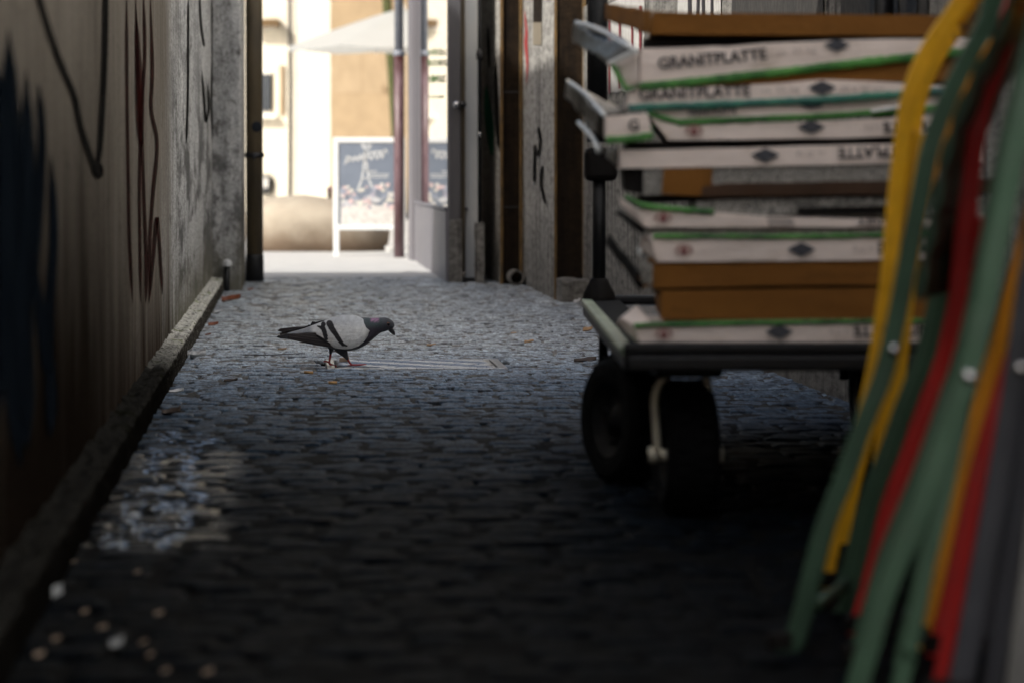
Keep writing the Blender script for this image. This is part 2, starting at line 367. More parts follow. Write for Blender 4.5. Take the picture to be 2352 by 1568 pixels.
M['paper'] = simple('white_paper_scrap', (.72, .72, .72), (.55, .55, .56), 30, .8, .003)
M['filter'] = simple('cigarette_filter', (.58, .34, .14), (.50, .28, .11), 90, .8)
M['twig'] = simple('dark_twig', (.045, .032, .028), (.03, .022, .02), 60, .8)
M['castiron'] = simple('worn_cast_iron', (.48, .48, .48), (.32, .32, .33), 60, .34, .0012, 120, metal=.85)
M['castgap'] = simple('cast_iron_recess', (.02, .02, .021), (.03, .03, .03), 60, .7)

# ------------------------------------------------------------------ ground
XL, XR = -.335, 1.25
END = 19.2
mb = MB(); mb.quad((-600, -600, -.03), (600, -600, -.03), (600, 1400, -.03), (-600, 1400, -.03))
tag(mb.build('ground', M['joint']), kind='structure')
CV = (atg(745, 846), atg(1166, 846), atg(1158, 823))
cx0, cx1, cy0 = .10, CV[1].x, CV[1].y; cy1 = cy0+.50
def cobbles():
    vs, fs, tones = [], [], []
    y = 1.4; row = 0
    while y < END:
        dep = random.uniform(.070, .098)
        x = XL-.04-random.random()*.1
        while x < XR+.12:
            w = random.uniform(.070, .125)
            x0, x1, y0, y1 = x, x+w, y, min(y+dep, END)
            x += w+random.uniform(.007, .014)
            mx, my = (x0+x1)/2, (y0+y1)/2
            if cx0-.03 < mx < cx1+.03 and cy0-.03 < my < cy1+.03: continue
            if x1 > cx0-.015 and x0 < cx1+.015 and y1 > cy0-.012 and y0 < cy1+.012:
                if my < cy0: y1 = min(y1, cy0-.012)
                elif my > cy1: y0 = max(y0, cy1+.012)
                elif mx < cx0: x1 = min(x1, cx0-.012)
                else: x0 = max(x0, cx1+.012)
            focus = 7.5 < my < 15
            G_ = [-1, -.965, -.86, -.6, -.3, 0, .3, .6, .86, .965, 1] if focus else [-1, -.955, -.7, 0, .7, .955, 1]
            if 8.7 < my < 13.2: G_ = [-1, -.975]+[-.92+.0836*q for q in range(23)]+[.975, 1]
            N = len(G_)
            dz = random.gauss(0, .0014); tx = random.gauss(0, .010); ty = random.gauss(0, .010)
            tone = random.random(); s_ = random.uniform(0, 99); b = len(vs)
            jit = [random.uniform(-.006, .006) for _ in range(8)]
            for j in range(N):
                for i in range(N):
                    u = G_[i]; v = G_[j]; u2, v2 = u, v
                    # bilinear corner jitter
                    px = mx+u2*(x1-x0)/2; py = my+v2*(y1-y0)/2
                    px += ((1-u)*(1-v)*jit[0]+(1+u)*(1-v)*jit[1]+(1-u)*(1+v)*jit[2]+(1+u)*(1+v)*jit[3])/4
                    py += ((1-u)*(1-v)*jit[4]+(1+u)*(1-v)*jit[5]+(1-u)*(1+v)*jit[6]+(1+u)*(1+v)*jit[7])/4*.7
                    e = max(abs(u), abs(v))
                    z = dz+tx*(px-mx)+ty*(py-my)
                    n1 = mnoise.noise(Vector((px*38, py*38, s_))); n2 = mnoise.noise(Vector((px*95, py*95, s_))); n0 = mnoise.noise(Vector((px*16, py*16, s_)))
                    rl = .5+.55*n1+.45*n2
                    z += n0*.0022+n1*.0022+n2*.0012
                    z -= .0012*(u**4+v**4)
                    if e > .999: z = -.012
                    elif e > .93: z -= .0016+.0016*mnoise.noise(Vector((px*90, py*90, s_)))
                    vs.append((px, py, z)); tones.append((tone, rl))
            for j in range(N-1):
                for i in range(N-1):
                    fs.append((b+j*N+i, b+j*N+i+1, b+(j+1)*N+i+1, b+(j+1)*N+i))
        y += dep+random.uniform(.008, .014); row += 1
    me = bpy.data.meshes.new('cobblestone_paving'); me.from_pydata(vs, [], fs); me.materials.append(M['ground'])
    ca = me.color_attributes.new('tone', 'FLOAT_COLOR', 'POINT')
    for i, q in enumerate(tones): ca.data[i].color = (q[0], min(1, max(0, q[1])), 0, 1)
    for p in me.polygons: p.use_smooth = True
    o = bpy.data.objects.new('cobblestone_paving', me); col.objects.link(o)
    return tag(o, kind='structure')
cobbles()
mb = MB(); mb.box((-14, END+.01, -.028), (14, 62, .001))
tag(mb.build('square_pavement', M['pave']), kind='structure')
mb = MB(); mb.box((-30, -40, -.028), (30, 1.39, .001)); tag(mb.build('bounce_pavement', M['pave']), kind='structure')  # unseen pavement behind the camera, added to bounce light onto the boxes
# sand in the joints, worn out here and there, just under the stones
mb = MB(); nx, ny = 90, 760
for jy in range(ny+1):
    for ix in range(nx+1):
        x = -.42+1.9*ix/nx; y = 1.3+(END-1.3)*jy/ny
        z = -.0032+.0085*mnoise.noise(Vector((x*11, y*11, 2)))+.006*mnoise.noise(Vector((x*33, y*33, 8)))
        if cx0-.02 < x < cx1+.02 and cy0-.02 < y < cy1+.02: z = -.019
        mb.v.append(Vector((x, y, min(z, -.0012))))
for jy in range(ny):
    for ix in range(nx): mb.f.append((jy*(nx+1)+ix, jy*(nx+1)+ix+1, (jy+1)*(nx+1)+ix+1, (jy+1)*(nx+1)+ix)); mb.mi.append(0)
tag(mb.build('alley_bed', M['sand'], smooth=True), kind='structure')

# drain cover
dc = thing('drain_cover', 'square worn metal drain cover with raised swirl pattern, under the feet of the pigeon', 'drain cover', ((cx0+cx1)/2, (cy0+cy1)/2, 0))
mb = MB(); mb.box((cx0+.02, cy0+.02, -.02), (cx1-.02, cy1-.02, -.005)); mb.build('plate', M['castgap'], dc)
mb = MB()
for lo, hi in (((cx0, cy0), (cx1, cy0+.022)), ((cx0, cy1-.022), (cx1, cy1)), ((cx0, cy0+.022), (cx0+.022, cy1-.022)), ((cx1-.022, cy0+.022), (cx1, cy1-.022))):
    mb.box((lo[0], lo[1], -.02), (hi[0], hi[1], .0025))
mb.build('frame', M['castiron'], dc, bevel=.002)
mb = MB()
W_, D_ = cx1-cx0-.06, cy1-cy0-.06
for k in range(10):
    pts = []
    for i in range(25):
        a = i/24
        pts.append((cx0+.03+W_*a, cy0+.035+D_*(k+.5)/10+.020*math.sin(a*math.pi*5+k*1.3), -.0045))
    mb.tube(pts, .0075, 8)
for k in range(7):
    cxk = cx0+.06+random.random()*(W_-.06); cyk = cy0+.06+random.random()*(D_-.06)
    mb.tube([(cxk+.028*math.cos(a*.5), cyk+.028*math.sin(a*.5), -.004) for a in range(0, 13)], .006, 8)
mb.build('raised_pattern', M['castiron'], dc, smooth=True)

# ------------------------------------------------------------------ left building
LB = thing('plaster_building', 'brown and grey plastered house with spray graffiti, forming the left side of the alley', 'building', (XL, 8, 0))
HL1, HL2, WT, WT2 = 2.8, 4.7, 1.42, 1.14
def wdisp(y, z, amp=.0022): return mnoise.noise(Vector((y*2.1, z*2.1, 2.3)))*amp
def wall_grid(mb, X, y0, y1, z0, z1, ny, nz, amp, mi=0):
    b = len(mb.v)
    for j in range(nz+1):
        for i in range(ny+1):
            y = y0+(y1-y0)*i/ny; z = z0+(z1-z0)*(j/nz)**1.6
            d = wdisp(y, z, amp)
            mb.v.append(Vector((X+d, y, z)))
    for j in range(nz):
        for i in range(ny):
            mb.f.append((b+j*(ny+1)+i, b+j*(ny+1)+i+1, b+(j+1)*(ny+1)+i+1, b+(j+1)*(ny+1)+i)); mb.mi.append(mi)
mb = MB(); wall_grid(mb, XL, 2.3, 11.6, -.02, WT2, 150, 36, .0022); wall_grid(mb, XL, 11.6, 17.0, -.02, WT, 110, 40, .0022)
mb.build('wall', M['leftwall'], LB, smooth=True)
mb = MB(); mb.box((-6, 2.3, WT2-.02), (XL+.01, 7.6, HL1)); mb.box((-6, 2.3, -.02), (XL-.012, 7.6, WT2-.021)); mb.build('upper_wall', M['reflect_wall'], LB)  # unseen upper part, sized to block sun and whitened to bounce light
mb = MB(); mb.box((-.6, 7.61, -.02), (XL-.012, 11.6, WT2-.001)); mb.box((-.6, 11.601, -.02), (XL-.012, 17.0, WT-.001)); mb.build('wall_core', M['greyplaster'], LB)
mb = MB(); mb.box((-8, 4.6, -.02), (-2.6, 16.4, HL2)); mb.build('light_control_wall', M['greyplaster'], LB)  # unseen wall added to keep the sun off the alley
mb = MB(); mb.box((-.9, 17.01, -.02), (-.211, 18.62, WT)); mb.build('end_pier', M['leftwall'], LB, bevel=.008)
# base kerb, broken stone lumps along its top
mb = MB(); nY = 1300; prof = [(-.289, -.02), (-.289, .012), (-.289, .034), (-.290, .052), (-.296, .060), (-.310, .061), (-.322, .060), (-.340, .066)]
b = 0
for i in range(nY+1):
    y = 3.0+(16.85-3.0)*i/nY
    for k, (px, pz) in enumerate(prof):
        n1 = mnoise.noise(Vector((y*6, k*1.7, 3))); n2 = mnoise.noise(Vector((y*27, k*2.3, 9))); n3 = mnoise.noise(Vector((y*75, k*3.1, 5)))
        a = (k > 0)
        mb.v.append(Vector((px+a*(n1*.006+n2*.006+n3*.004), y, pz+a*(k > 1)*(n1*.008+n2*.007+n3*.005))))
K = len(prof)
for i in range(nY):
    for k in range(K-1):
        mb.f.append((i*K+k, i*K+k+1, (i+1)*K+k+1, (i+1)*K+k)); mb.mi.append(0)
mb.f.append(tuple(nY*K+k for k in range(K))); mb.mi.append(0)
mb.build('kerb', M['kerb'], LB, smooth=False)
STK = [0]
def stroke(mb, pts, X, w, n=40, taper=True, inward=1):
    """a sprayed line on the wall plane x = X; pts photo pixels, w width in pixels"""
    ps = catmull([(p[0], p[1], w if len(p) == 2 else p[2]) for p in pts], n)
    b = len(mb.v)
    STK[0] = (STK[0]+1) % 9; on_left = X < 0; X = X+math.copysign(.0012+.0002*STK[0], -X)
    for i, (x, y, ww) in enumerate(ps):
        f = 1.0
        if taper: f = max(.12, min(1, 8*min(i, n-1-i)/(n-1)))
        a = ps[max(i-1, 0)]; c = ps[min(i+1, n-1)]
        tx, ty = c[0]-a[0], c[1]-a[1]; L = math.hypot(tx, ty) or 1
        nx, ny = -ty/L*ww*f/2, tx/L*ww*f/2
        for sgn, al in ((1.5, 0), (.75, .85), (0, 1), (-.75, .85), (-1.5, 0)):
            q = atx(x+sgn*nx, y+sgn*ny, X)
            if on_left: q.x += wdisp(q.y, q.z)
            mb.v.append(q); mb.al = getattr(mb, 'al', []); mb.al.append(al*(0 if i in (0, n-1) else 1))
    for i in range(n-1):
        for k in range(4): mb.f.append((b+5*i+k, b+5*i+k+1, b+5*i+6+k, b+5*i+5+k)); mb.mi.append(0)
def paint_build(mb, mat, parent):
    o = mb.build('graffiti', mat, parent, smooth=True); ca = o.data.color_attributes.new('tone', 'FLOAT_COLOR', 'POINT')
    for i, q in enumerate(mb.al): ca.data[i].color = (q, q, q, 1)
    return o
XG = XL
mb = MB()
stroke(mb, [(-30, 120, 30), (-14, 250, 50), (-10, 420, 56), (-10, 620, 60), (-14, 800, 56), (-10, 980, 30)], XG, 60)
stroke(mb, [(18, 60, 14), (22, 250, 40), (30, 480, 56), (34, 700, 62), (40, 900, 50), (48, 1080, 20)], XG, 50)
stroke(mb, [(58, 150, 10), (62, 300, 26), (66, 450, 32), (60, 560, 34), (52, 720, 36), (60, 900, 34), (66, 1040, 14)], XG, 30)
stroke(mb, [(88, 190, 8), (96, 300, 16), (92, 430, 20), (84, 560, 18), (70, 700, 18)], XG, 18)
stroke(mb, [(116, 350, 8), (122, 460, 16), (124, 560, 20), (116, 680, 20), (112, 790, 22), (118, 930, 24), (112, 1010, 14)], XG, 20)
stroke(mb, [(72, 570, 8), (84, 660, 18), (98, 760, 24), (112, 860, 24)], XG, 20)
b_ = paint_build(mb, M['spray_blue'], LB); b_['label'] = 'blocky blue-black spray letters at the near end of the wall'
mb = MB()
stroke(mb, [(84, -30), (120, 90), (150, 170), (172, 225), (186, 290), (205, 350), (222, 400)], XG, 11, taper=False)
stroke(mb, [(222, 402), (232, 330), (238, 230), (242, 120), (244, -30)], XG, 11, taper=False)
stroke(mb, [(214, 370, 6), (222, 390, 22), (228, 398, 20), (232, 372, 6)], XG, 18)
b_ = paint_build(mb, M['spray_black'], LB); b_['label'] = 'thin black spray line shaped like a V'
mb = MB()
for pts in ([(291, -20), (291, 200), (294, 420), (297, 560), (305, 700)], [(311, -20), (315, 150), (322, 290), (320, 420), (322, 560), (324, 700)],
            [(330, -20), (333, 120), (326, 260), (330, 420), (337, 600), (336, 700)], [(346, -20), (350, 160), (347, 250), (360, 330), (352, 440), (345, 560), (345, 680)],
            [(343, 700), (352, 600), (360, 500), (368, 590), (374, 680)]):
    stroke(mb, pts, XG, 7)
stroke(mb, [(312, 20, 4), (320, 200, 18), (322, 300, 14), (326, 340, 4)], XG, 10)
b_ = paint_build(mb, M['spray_red'], LB); b_['label'] = 'dark red dripping spray lines'
mb = MB()
for pts in ([(459, -10), (463, 60), (470, 110)], [(464, 160), (470, 230), (474, 280), (480, 250), (478, 190)], [(486, -10), (488, 120), (486, 240), (490, 330)],
            [(497, 60), (499, 180), (496, 250)], [(505, -10), (507, 130), (511, 210)], [(432, -10), (432, 200), (428, 330)]):
    stroke(mb, pts, XG, 4)
b_ = paint_build(mb, M['spray_black'], LB); b_['label'] = 'fine black tags towards the far end of the wall'
# zinc downpipe at the far corner
px0 = at(585, 645, 18.5)
dp = thing('drainpipe', 'tarnished brown rain pipe with black foot at the far left corner of the alley', 'pipe', (px0.x, 18.5, 0))
mb = MB(); mb.tube([(px0.x, 18.5, .10), (px0.x, 18.5, 1.2), (px0.x, 18.5, 3.3)], .041, 20); mb.build('pipe', M['downpipe_brown'], dp, smooth=True)
mb = MB(); mb.tube([(px0.x, 18.5, -.02), (px0.x, 18.5, .09), (px0.x, 18.5, .115), (px0.x, 18.5, .13)], [.044, .044, .043, .0415], 20); mb.build('boot', M['black_boot'], dp, smooth=True)
zc = at(585, 357, 18.5).z
mb = MB(); mb.lathe((px0.x, 18.5, zc-.012), (0, 0, 1), [(.042, 0), (.048, .002), (.048, .022), (.042, .024)]); mb.tube([(px0.x, 18.46, zc-.01), (px0.x, 18.445, zc-.012), (px0.x, 18.44, zc-.02)], .008, 8)
mb.tube([(px0.x-.046, 18.5, zc), (px0.x-.075, 18.5, zc)], .006, 8); mb.build('bracket', M['iron'], dp, smooth=True)
mb = MB(); e0 = at(594, 292, 18.5)
mb.lathe((px0.x+.012, 18.461, e0.z), (.3, -1, 0), [(.0, .003), (.02, .003), (.026, .001)], 20)
s_ = mb.build('sticker', M['sticker_blue'], dp)
# small fittings on the pier
q = at(521, 600, 17.0)
sp = thing('pipe_stub', 'short white-capped stub pipe sticking up by the end of the left kerb', 'pipe', (q.x, 16.98, 0))
mb = MB(); mb.tube([(q.x, 16.97, -.02), (q.x, 16.97, .04), (q.x+.002, 16.97, q.z-.02)], .014, 12); mb.build('tube', M['black_boot'], sp, smooth=True)
mb = MB(); mb.lathe((q.x+.002, 16.97, q.z-.022), (0, 0, 1), [(.019, 0), (.021, .012), (.016, .026), (0, .032)], 16); mb.build('cap', M['paper'], sp, smooth=True)

# ------------------------------------------------------------------ right building
RB = thing('stone_building', 'grey plastered house with dark brown stone piers, forming the right side of the alley', 'building', (1.25, 12, 0))
HR = 1.45; HR2 = 1.2
def facade(name, pts, mat, z0=-.02, z1=HR, n=1):
    mb = MB()
    for (xa, ya), (xb, yb) in zip(pts, pts[1:]):
        mb.quad((xa, ya, z0), (xb, yb, z0), (xb, yb, z1), (xa, ya, z1))
    return mb.build(name, mat, RB)
xA = at(1338, 600, 15.8).x
def xat(px, Y): return at(px, 500, Y).x
facade('wall', [(1.287, 3.0), (1.27, 8.0), (xA, 15.8)], M['greyplaster'], z1=HR2)
xB = xat(1274, 15.82)
mb = MB(); mb.box((xB, 15.82, -.02), (3, 17.96, HR)); mb.build('wall', M['paleplaster'], RB)
mb = MB(); mb.box((2.9, -9.0, -.02), (9, 18.7, 9.5)); mb.build('light_control_wall', M['reflect_wall'], RB)  # unseen tall white wall added to bounce sunlight into the alley
mb = MB(); mb.prism([(1.292, 3.0, -.02), (1.285, 6.2, -.02), (1.262, 9.5, -.02), (1.222, 15.75, -.02), (1.5, 15.75, -.02), (1.5, 3.0, -.02)], (0, 0, HR2+.018)); mb.build('wall_core', M['greyplaster'], RB)
mb = MB(); mb.box((xB+.009, 15.805, -.02), (xA+.06, 15.819, HR)); mb.build('pier', M['shaded_stone'], RB)
mb = MB(); mb.box((xB-.003, 15.795, -.02), (xB+.0085, 15.818, 2.4)); mb.build('lit_arris', M['ochre'], RB, bevel=.003)  # ochre strips painted as the lit edges of the piers
mb = MB(); mb.box((xA-.002, 15.78, .10), (xA+.014, 15.803, 2.4)); mb.build('lit_arris', M['ochre'], RB, bevel=.003)
xC = xat(1149, 17.98)
mb = MB(); mb.box((xC, 17.98, -.02), (3, 19.75, HR)); mb.build('wall', M['paleplaster'], RB)
mb = MB(); mb.box((xC+.013, 17.965, -.02), (xB-.002, 17.978, HR)); mb.build('pier', M['shaded_stone'], RB)
mb = MB(); mb.box((xC-.002, 17.95, -.02), (xC+.0125, 17.976, 2.4)); mb.build('lit_arris', M['ochre'], RB, bevel=.003)
mb = MB(); mb.box((xB-.018, 17.94, .0), (xB-.003, 17.963, 2.4)); mb.build('lit_arris', M['ochre'], RB, bevel=.003)
# joints between the pier blocks
for py in (212, 476):
    mb = MB(); z = at(1175, py, 17.96).z; mb.box((xC+.014, 17.9615, z-.004), (xB-.019, 17.9645, z+.004)); mb.build('joint', M['black_boot'], RB)
mb = MB(); mb.box((.965, 3.5, -.02), (1.30, 4.45, 1.24)); mb.build('buttress', M['greyplaster'], RB, bevel=.01)
# niche in the grey wall, its shade painted as a flat dark patch
def on_plane_quad(mb, px0, px1, py0, py1, X, mi=0):
    mb.quad(atx(px0, py0, X), atx(px1, py0, X), atx(px1, py1, X), atx(px0, py1, X), mi)
mb = MB(); on_plane_quad(mb, 1224, 1244, -60, 52, xB-.003); mb.build('niche', M['shaded_stone'], RB)
mb = MB(); on_plane_quad(mb, 1224, 1244, 52, 104, xB-.003); mb.build('niche_sill', simple('ochre_grey_stone', (.20, .17, .12), (.26, .22, .16), 30, .9), RB)
mb = MB()
stroke(mb, [(1204, 20, 2), (1209, 70, 5), (1208, 100, 7), (1211, 150, 4), (1209, 200, 2)], xB, 5)
b_ = paint_build(mb, M['spray_red2'], RB); b_['label'] = 'faded red spray line'
mb = MB()
for pts in ([(1236, 290), (1240, 330), (1234, 360)], [(1246, 380), (1242, 420), (1252, 470)], [(1228, 330), (1226, 420)]): stroke(mb, pts, xB-.004, 5)
b_ = paint_build(mb, M['spray_black'], RB); b_['label'] = 'smudged black spray lines'
mb = MB()
stroke(mb, [(1116, 190, 4), (1119, 240, 12), (1124, 290, 16), (1128, 340, 8), (1130, 360, 3)], xC, 10)
b_ = paint_build(mb, M['spray_green'], RB); b_['label'] = 'green spray patch'
mb = MB()
stroke(mb, [(1138, 130, 3), (1140, 220, 10), (1143, 300, 9), (1146, 350, 3)], xC, 8); stroke(mb, [(1120, 60, 3), (1122, 110, 6), (1124, 160, 3)], xC, 5)
b_ = paint_build(mb, M['spray_black'], RB); b_['label'] = 'black smear beside the green patch'
# posters on the wall behind the cart
def poster(px0, px1, Y0, mat, name, label, z0, z1):
    mb = MB()
    X = lambda y: 1.27+(xA-1.27)*(y-8)/7.8-.004 if y > 8 else 1.29+(1.27-1.29)*(y-2)/6-.004
    # solve depth where wall crosses the pixel columns
    def dep(px):
        r_ = ray(px, 200); y = 10.
        for _ in range(20): y = X(y)*r_.y/r_.x
        return y
    ya, yb = dep(px0), dep(px1)
    n = 8; b = 0
    for i in range(n+1):
        y = ya+(yb-ya)*i/n
        j0 = random.uniform(-.012, .012)
        mb.v += [Vector((X(y), y, z0+j0)), Vector((X(y), y, z1))]
    for i in range(n): mb.f.append((2*i, 2*i+1, 2*i+3, 2*i+2)); mb.mi.append(0)
    o = mb.build(name, mat); tag(o, label, 'poster'); return X, ya, yb, o
def marks(o, X, ya, yb, mat, specs):
    mb = MB()
    for (a0, a1, z0, z1, a2) in specs:
        y0_, y1_ = ya+(yb-ya)*a0, ya+(yb-ya)*a1; s2 = (yb-ya)*a2
        mb.quad((X(y0_)-.003, y0_, z0), (X(y1_)-.003, y1_, z0), (X(y1_+s2)-.003, y1_+s2, z1), (X(y0_+s2)-.003, y0_+s2, z1))
    mb.build('print', mat, o)
X_, ya, yb, o = poster(1480, 1398, 0, M['poster_w'], 'poster', 'torn white poster with red stripes on the wall just right of the cart post', .82, 1.16)
marks(o, X_, ya, yb, M['red_ink'], [(.05, .12, .80, 1.1, 0), (.28, .33, .83, 1.1, 0), (.62, .68, .83, 1.1, 0), (.93, .99, .82, 1.1, 0)])
X_, ya, yb, o = poster(1655, 1556, 0, M['poster_w'], 'poster', 'white wall poster with black brush lettering above the stacked boxes', .78, 1.16)
marks(o, X_, ya, yb, M['ink'], [(.15, .2, .8, 1.1, 0), (.30, .36, .8, 1.1, .05), (.42, .5, .8, .98, .1), (.5, .56, .84, 1.1, -.06), (.62, .7, .8, 1.1, .03)])
X_, ya, yb, o = poster(2130, 1930, 0, M['poster_d'], 'poster', 'dark poster with blue stripes at the right behind the boxes', .74, 1.16)
marks(o, X_, ya, yb, M['sticker_blue'], [(.1, .2, .76, 1.1, 0), (.3, .42, .76, 1.1, 0), (.55, .62, .76, 1.1, 0)])
X_, ya, yb, o = poster(1890, 1680, 0, M['poster_d'], 'poster', 'blank blackened poster between the brush lettering and the blue stripes', .76, 1.16)

# stones and pipe end at the pier bases
def rough_block(name, lo, hi, mat, label=None, cat=None, amp=.006, n=5, parent=None):
    bm = bmesh.new(); bmesh.ops.create_cube(bm, size=1)
    bmesh.ops.subdivide_edges(bm, edges=bm.edges[:], cuts=n, use_grid_fill=True)
    lo, hi = Vector(lo), Vector(hi); c = (lo+hi)/2; s = hi-lo
    for v in bm.verts:
        v.co = Vector((c.x+v.co.x*s.x, c.y+v.co.y*s.y, c.z+v.co.z*s.z))
        v.co += mnoise.noise_vector(v.co*18)*amp+mnoise.noise_vector(v.co*60)*amp*.4
    me = bpy.data.meshes.new(name); bm.to_mesh(me); bm.free(); me.materials.append(mat)
    o = bpy.data.objects.new(name, me); col.objects.link(o)
    if parent: o.parent = parent; o.matrix_parent_inverse = Matrix.Translation(parent.location).inverted()
    if label: tag(o, label, cat)
    return o
a = at(1280, 690, 15.7); b = at(1334, 640, 15.7)
rough_block('kerb_stone', (a.x, 15.45, -.02), (b.x+.05, 15.77, b.z), M['greyplaster'], 'rough grey stone block at the foot of the dark pier beside the cart', 'stone', .01)
a = at(1183, 628, 17.85)
pe = thing('pipe_end', 'short open clay pipe lying at the foot of the far brown pier', 'pipe', (a.x, 17.75, .045))
mb = MB(); rr_ = .036
mb.lathe((a.x, 17.70, .036), (.0, 1, 0), [(.027, .24), (.027, .0), (rr_, .0), (rr_, .24)], 24); mb.build('tube', M['greyplaster'], pe, smooth=True)
a = at(1176, 652, 17.6)

# ------------------------------------------------------------------ shopfront on the right, beyond the alley
XM = .755
SF = thing('shopfront', 'lavender-grey shop window front reflecting the square, at the far right end of the alley', 'shopfront', (XM, 21, 0))
zs0, zs1 = .345, 3.2
yN, yF = 18.35, 22.9
mb = MB(); mb.quad((XM, yN, zs0), (XM, yF, zs0), (XM, yF, zs1), (XM, yN, zs1))
t = NT('shop_glass'); t.set(Base_Color=(.03, .035, .04), Roughness=.012, Specular_IOR_Level=1.0, IOR=1.9)
glass = mb.build('window_pane', t.m, SF)
mb = MB()
mb.box((XM-.008, yN-.0, -.02), (XM+.06, yF+.0, zs0-.004)); mb.build('panel', M['lavender'], SF, bevel=.006)
mb = MB(); mb.box((XM-.03, yF, -.02), (XM+.6, yF+.52, 3.4)); mb.box((XM-.016, yN, zs0-.003), (XM+.1, yF-.001, zs0+.012)); mb.build('frame', M['lavender'], SF, bevel=.01)
mb = MB(); mb.box((XM+.002, 23.9, zs1+.01), (4, 24.0, 6)); mb.box((XM-.01, yN, zs1), (2.89, yF, 3.6)); mb.build('upper_wall', M['peach'], SF)
# dark timber post and glazed door at the near corner
xp1 = xat(1062, yN-.02)
mb = MB(); mb.box((XM+.004, yN-.09, .05), (xp1-.01, yN-.004, 3.2)); mb.build('door_post', M['greywood'], SF, bevel=.006)
mb = MB(); mb.box((xp1-.009, yN-.04, .05), (xp1+.012, yN-.006, 3.2)); mb.build('door_trim', M['downpipe_brown'], SF, bevel=.003)
a0, a1 = at(1031, 628, yN-.1), at(1060, 505, yN-.1)
rough_block('post_base', (a0.x, yN-.14, -.02), (a1.x, yN-.092, a1.z), M['greyplaster'], amp=.004, parent=SF)
k = at(1049, 241, yN-.13)
mb = MB(); mb.tube([(k.x, yN-.09, k.z), (k.x, yN-.13, k.z)], .008, 10); mb.lathe((k.x, yN-.128, k.z), (0, -1, 0), [(.0, 0), (.012, .003), (.019, .014), (.017, .028), (.008, .036), (0, .037)], 18)
mb.build('door_knob', M['steel'], SF, smooth=True)
k2 = at(1064, 240, yN-.13)
mb = MB(); mb.lathe((k2.x, yN-.05, k2.z), (0, -1, 0), [(.0, 0), (.014, .0), (.016, .05), (.012, .065), (0, .067)], 18); mb.build('lock', M['iron'], SF, smooth=True)
mb = MB(); mb.box((xat(1069, 18.4), 18.40, .02), (xat(1097, 18.4), 18.44, 3.2)); mb.build('door_reflection', simple('pale_door_reflection', (.88, .86, .80), (.72, .74, .76), 4, .3, stretch=(1, 1, .3)), SF)  # white panel painted as the bright reflection in the door glass
a0, a1 = xat(1092, 18.2), xat(1110, 18.2)
rough_block('threshold_stone', (a0, 18.10, -.02), (a1, 18.27, at(1100, 512, 18.2).z), M['greyplaster'], amp=.004, parent=SF)
a = xat(1102, 18.32)
bp = thing('pipe', 'thin black vertical pipe beside the shop door', 'pipe', (a, 18.32, .27))
mb = MB(); mb.tube([(a, 18.32, .25), (a, 18.32, 3.2)], .0085, 12); mb.build('tube', M['iron'], bp, smooth=True)
zc = at(1102, 125, 18.32).z; mb = MB(); mb.lathe((a, 18.32, zc-.03), (0, 0, 1), [(.009, 0), (.016, .006), (.018, .03), (.014, .05), (.009, .056)], 16); mb.build('valve', M['iron'], bp, smooth=True)
zc = at(1102, 310, 18.32).z; mb = MB(); mb.lathe((a, 18.32, zc-.012), (0, 0, 1), [(.009, 0), (.0125, .002), (.0125, .022), (.009, .024)], 16); mb.build('collar', M['steel'], bp, smooth=True)
# green lettering stuck on the pane (reads only as worn rows of letters)
mb = MB()
rows = [(112, 128, 983, 1024), (136, 152, 982, 1022), (172, 190, 985, 1020), (219, 226, 984, 1018)]
for r0, r1, xa_, xb_ in rows:
    x = xa_
    while x < xb_:
        w = random.uniform(2.2, 4.2)
        h0 = random.uniform(0, .25)*(r1-r0)
        on_plane_quad(mb, x, x+w*.45, r0+h0, r1, XM-.003)
        if random.random() < .6: on_plane_quad(mb, x+w*.45, x+w, r0+(r1-r0)*random.choice((.0, .45, .8)), r0+(r1-r0)*random.choice((.2, .62, 1.)), XM-.003)
        x += w+1.4
mb.build('lettering', M['leaf'], SF)
# pipe by the shop corner, blue-grey above, oxblood below
pq = at(917, 590, 23.75); zj = at(917, 121, 23.75).z
rp = thing('drainpipe', 'oxblood red rain pipe, blue-grey in its upper half, at the shop corner', 'pipe', (pq.x, 23.75, 0))
mb = MB(); mb.tube([(pq.x, 23.75, -.02), (pq.x, 23.75, .6), (pq.x, 23.75, zj-.02)], .033, 20); mb.build('pipe', M['redpipe'], rp, smooth=True)
mb = MB(); mb.tube([(pq.x, 23.75, zj+.01), (pq.x, 23.75, 4)], .028, 20); mb.build('pipe', M['bluepipe'], rp, smooth=True)
mb = MB(); mb.lathe((pq.x, 23.75, zj-.022), (0, 0, 1), [(.033, 0), (.037, .004), (.037, .026), (.028, .034)], 20); mb.build('collar', M['bluepipe'], rp, smooth=True)

# ------------------------------------------------------------------ sign board
YS = 24.1
A0 = at(765, 590, YS)
SB = thing('sandwich_board', 'white framed pavement sign with a dark poster of a tower, flowers and a script headline', 'sign', (A0.x+.25, YS, 0))
s0, s1 = at(765, 316, YS), at(932, 529, YS)
x0, x1, zt, zb = s0.x, s1.x, s0.z, s1.z
fw = .034
mb = MB()
mb.box((x0, YS-.012, zt-fw), (x1, YS+.012, zt)); mb.box((x0, YS-.012, zb), (x1, YS+.012, zb+fw))
mb.box((x0, YS-.012, zb+fw), (x0+fw, YS+.012, zt-fw)); mb.box((x1-fw, YS-.012, zb+fw), (x1, YS+.012, zt-fw)); mb.build('frame', M['whiteframe'], SB, bevel=.005)
def leg_(x): mb = MB(); mb.box((x-.018, YS-.01, -.0), (x+.018, YS+.008, zb-.001)); mb.build('leg', M['whiteframe'], SB, bevel=.003)
leg_(x0+.019); leg_(x1-.019)
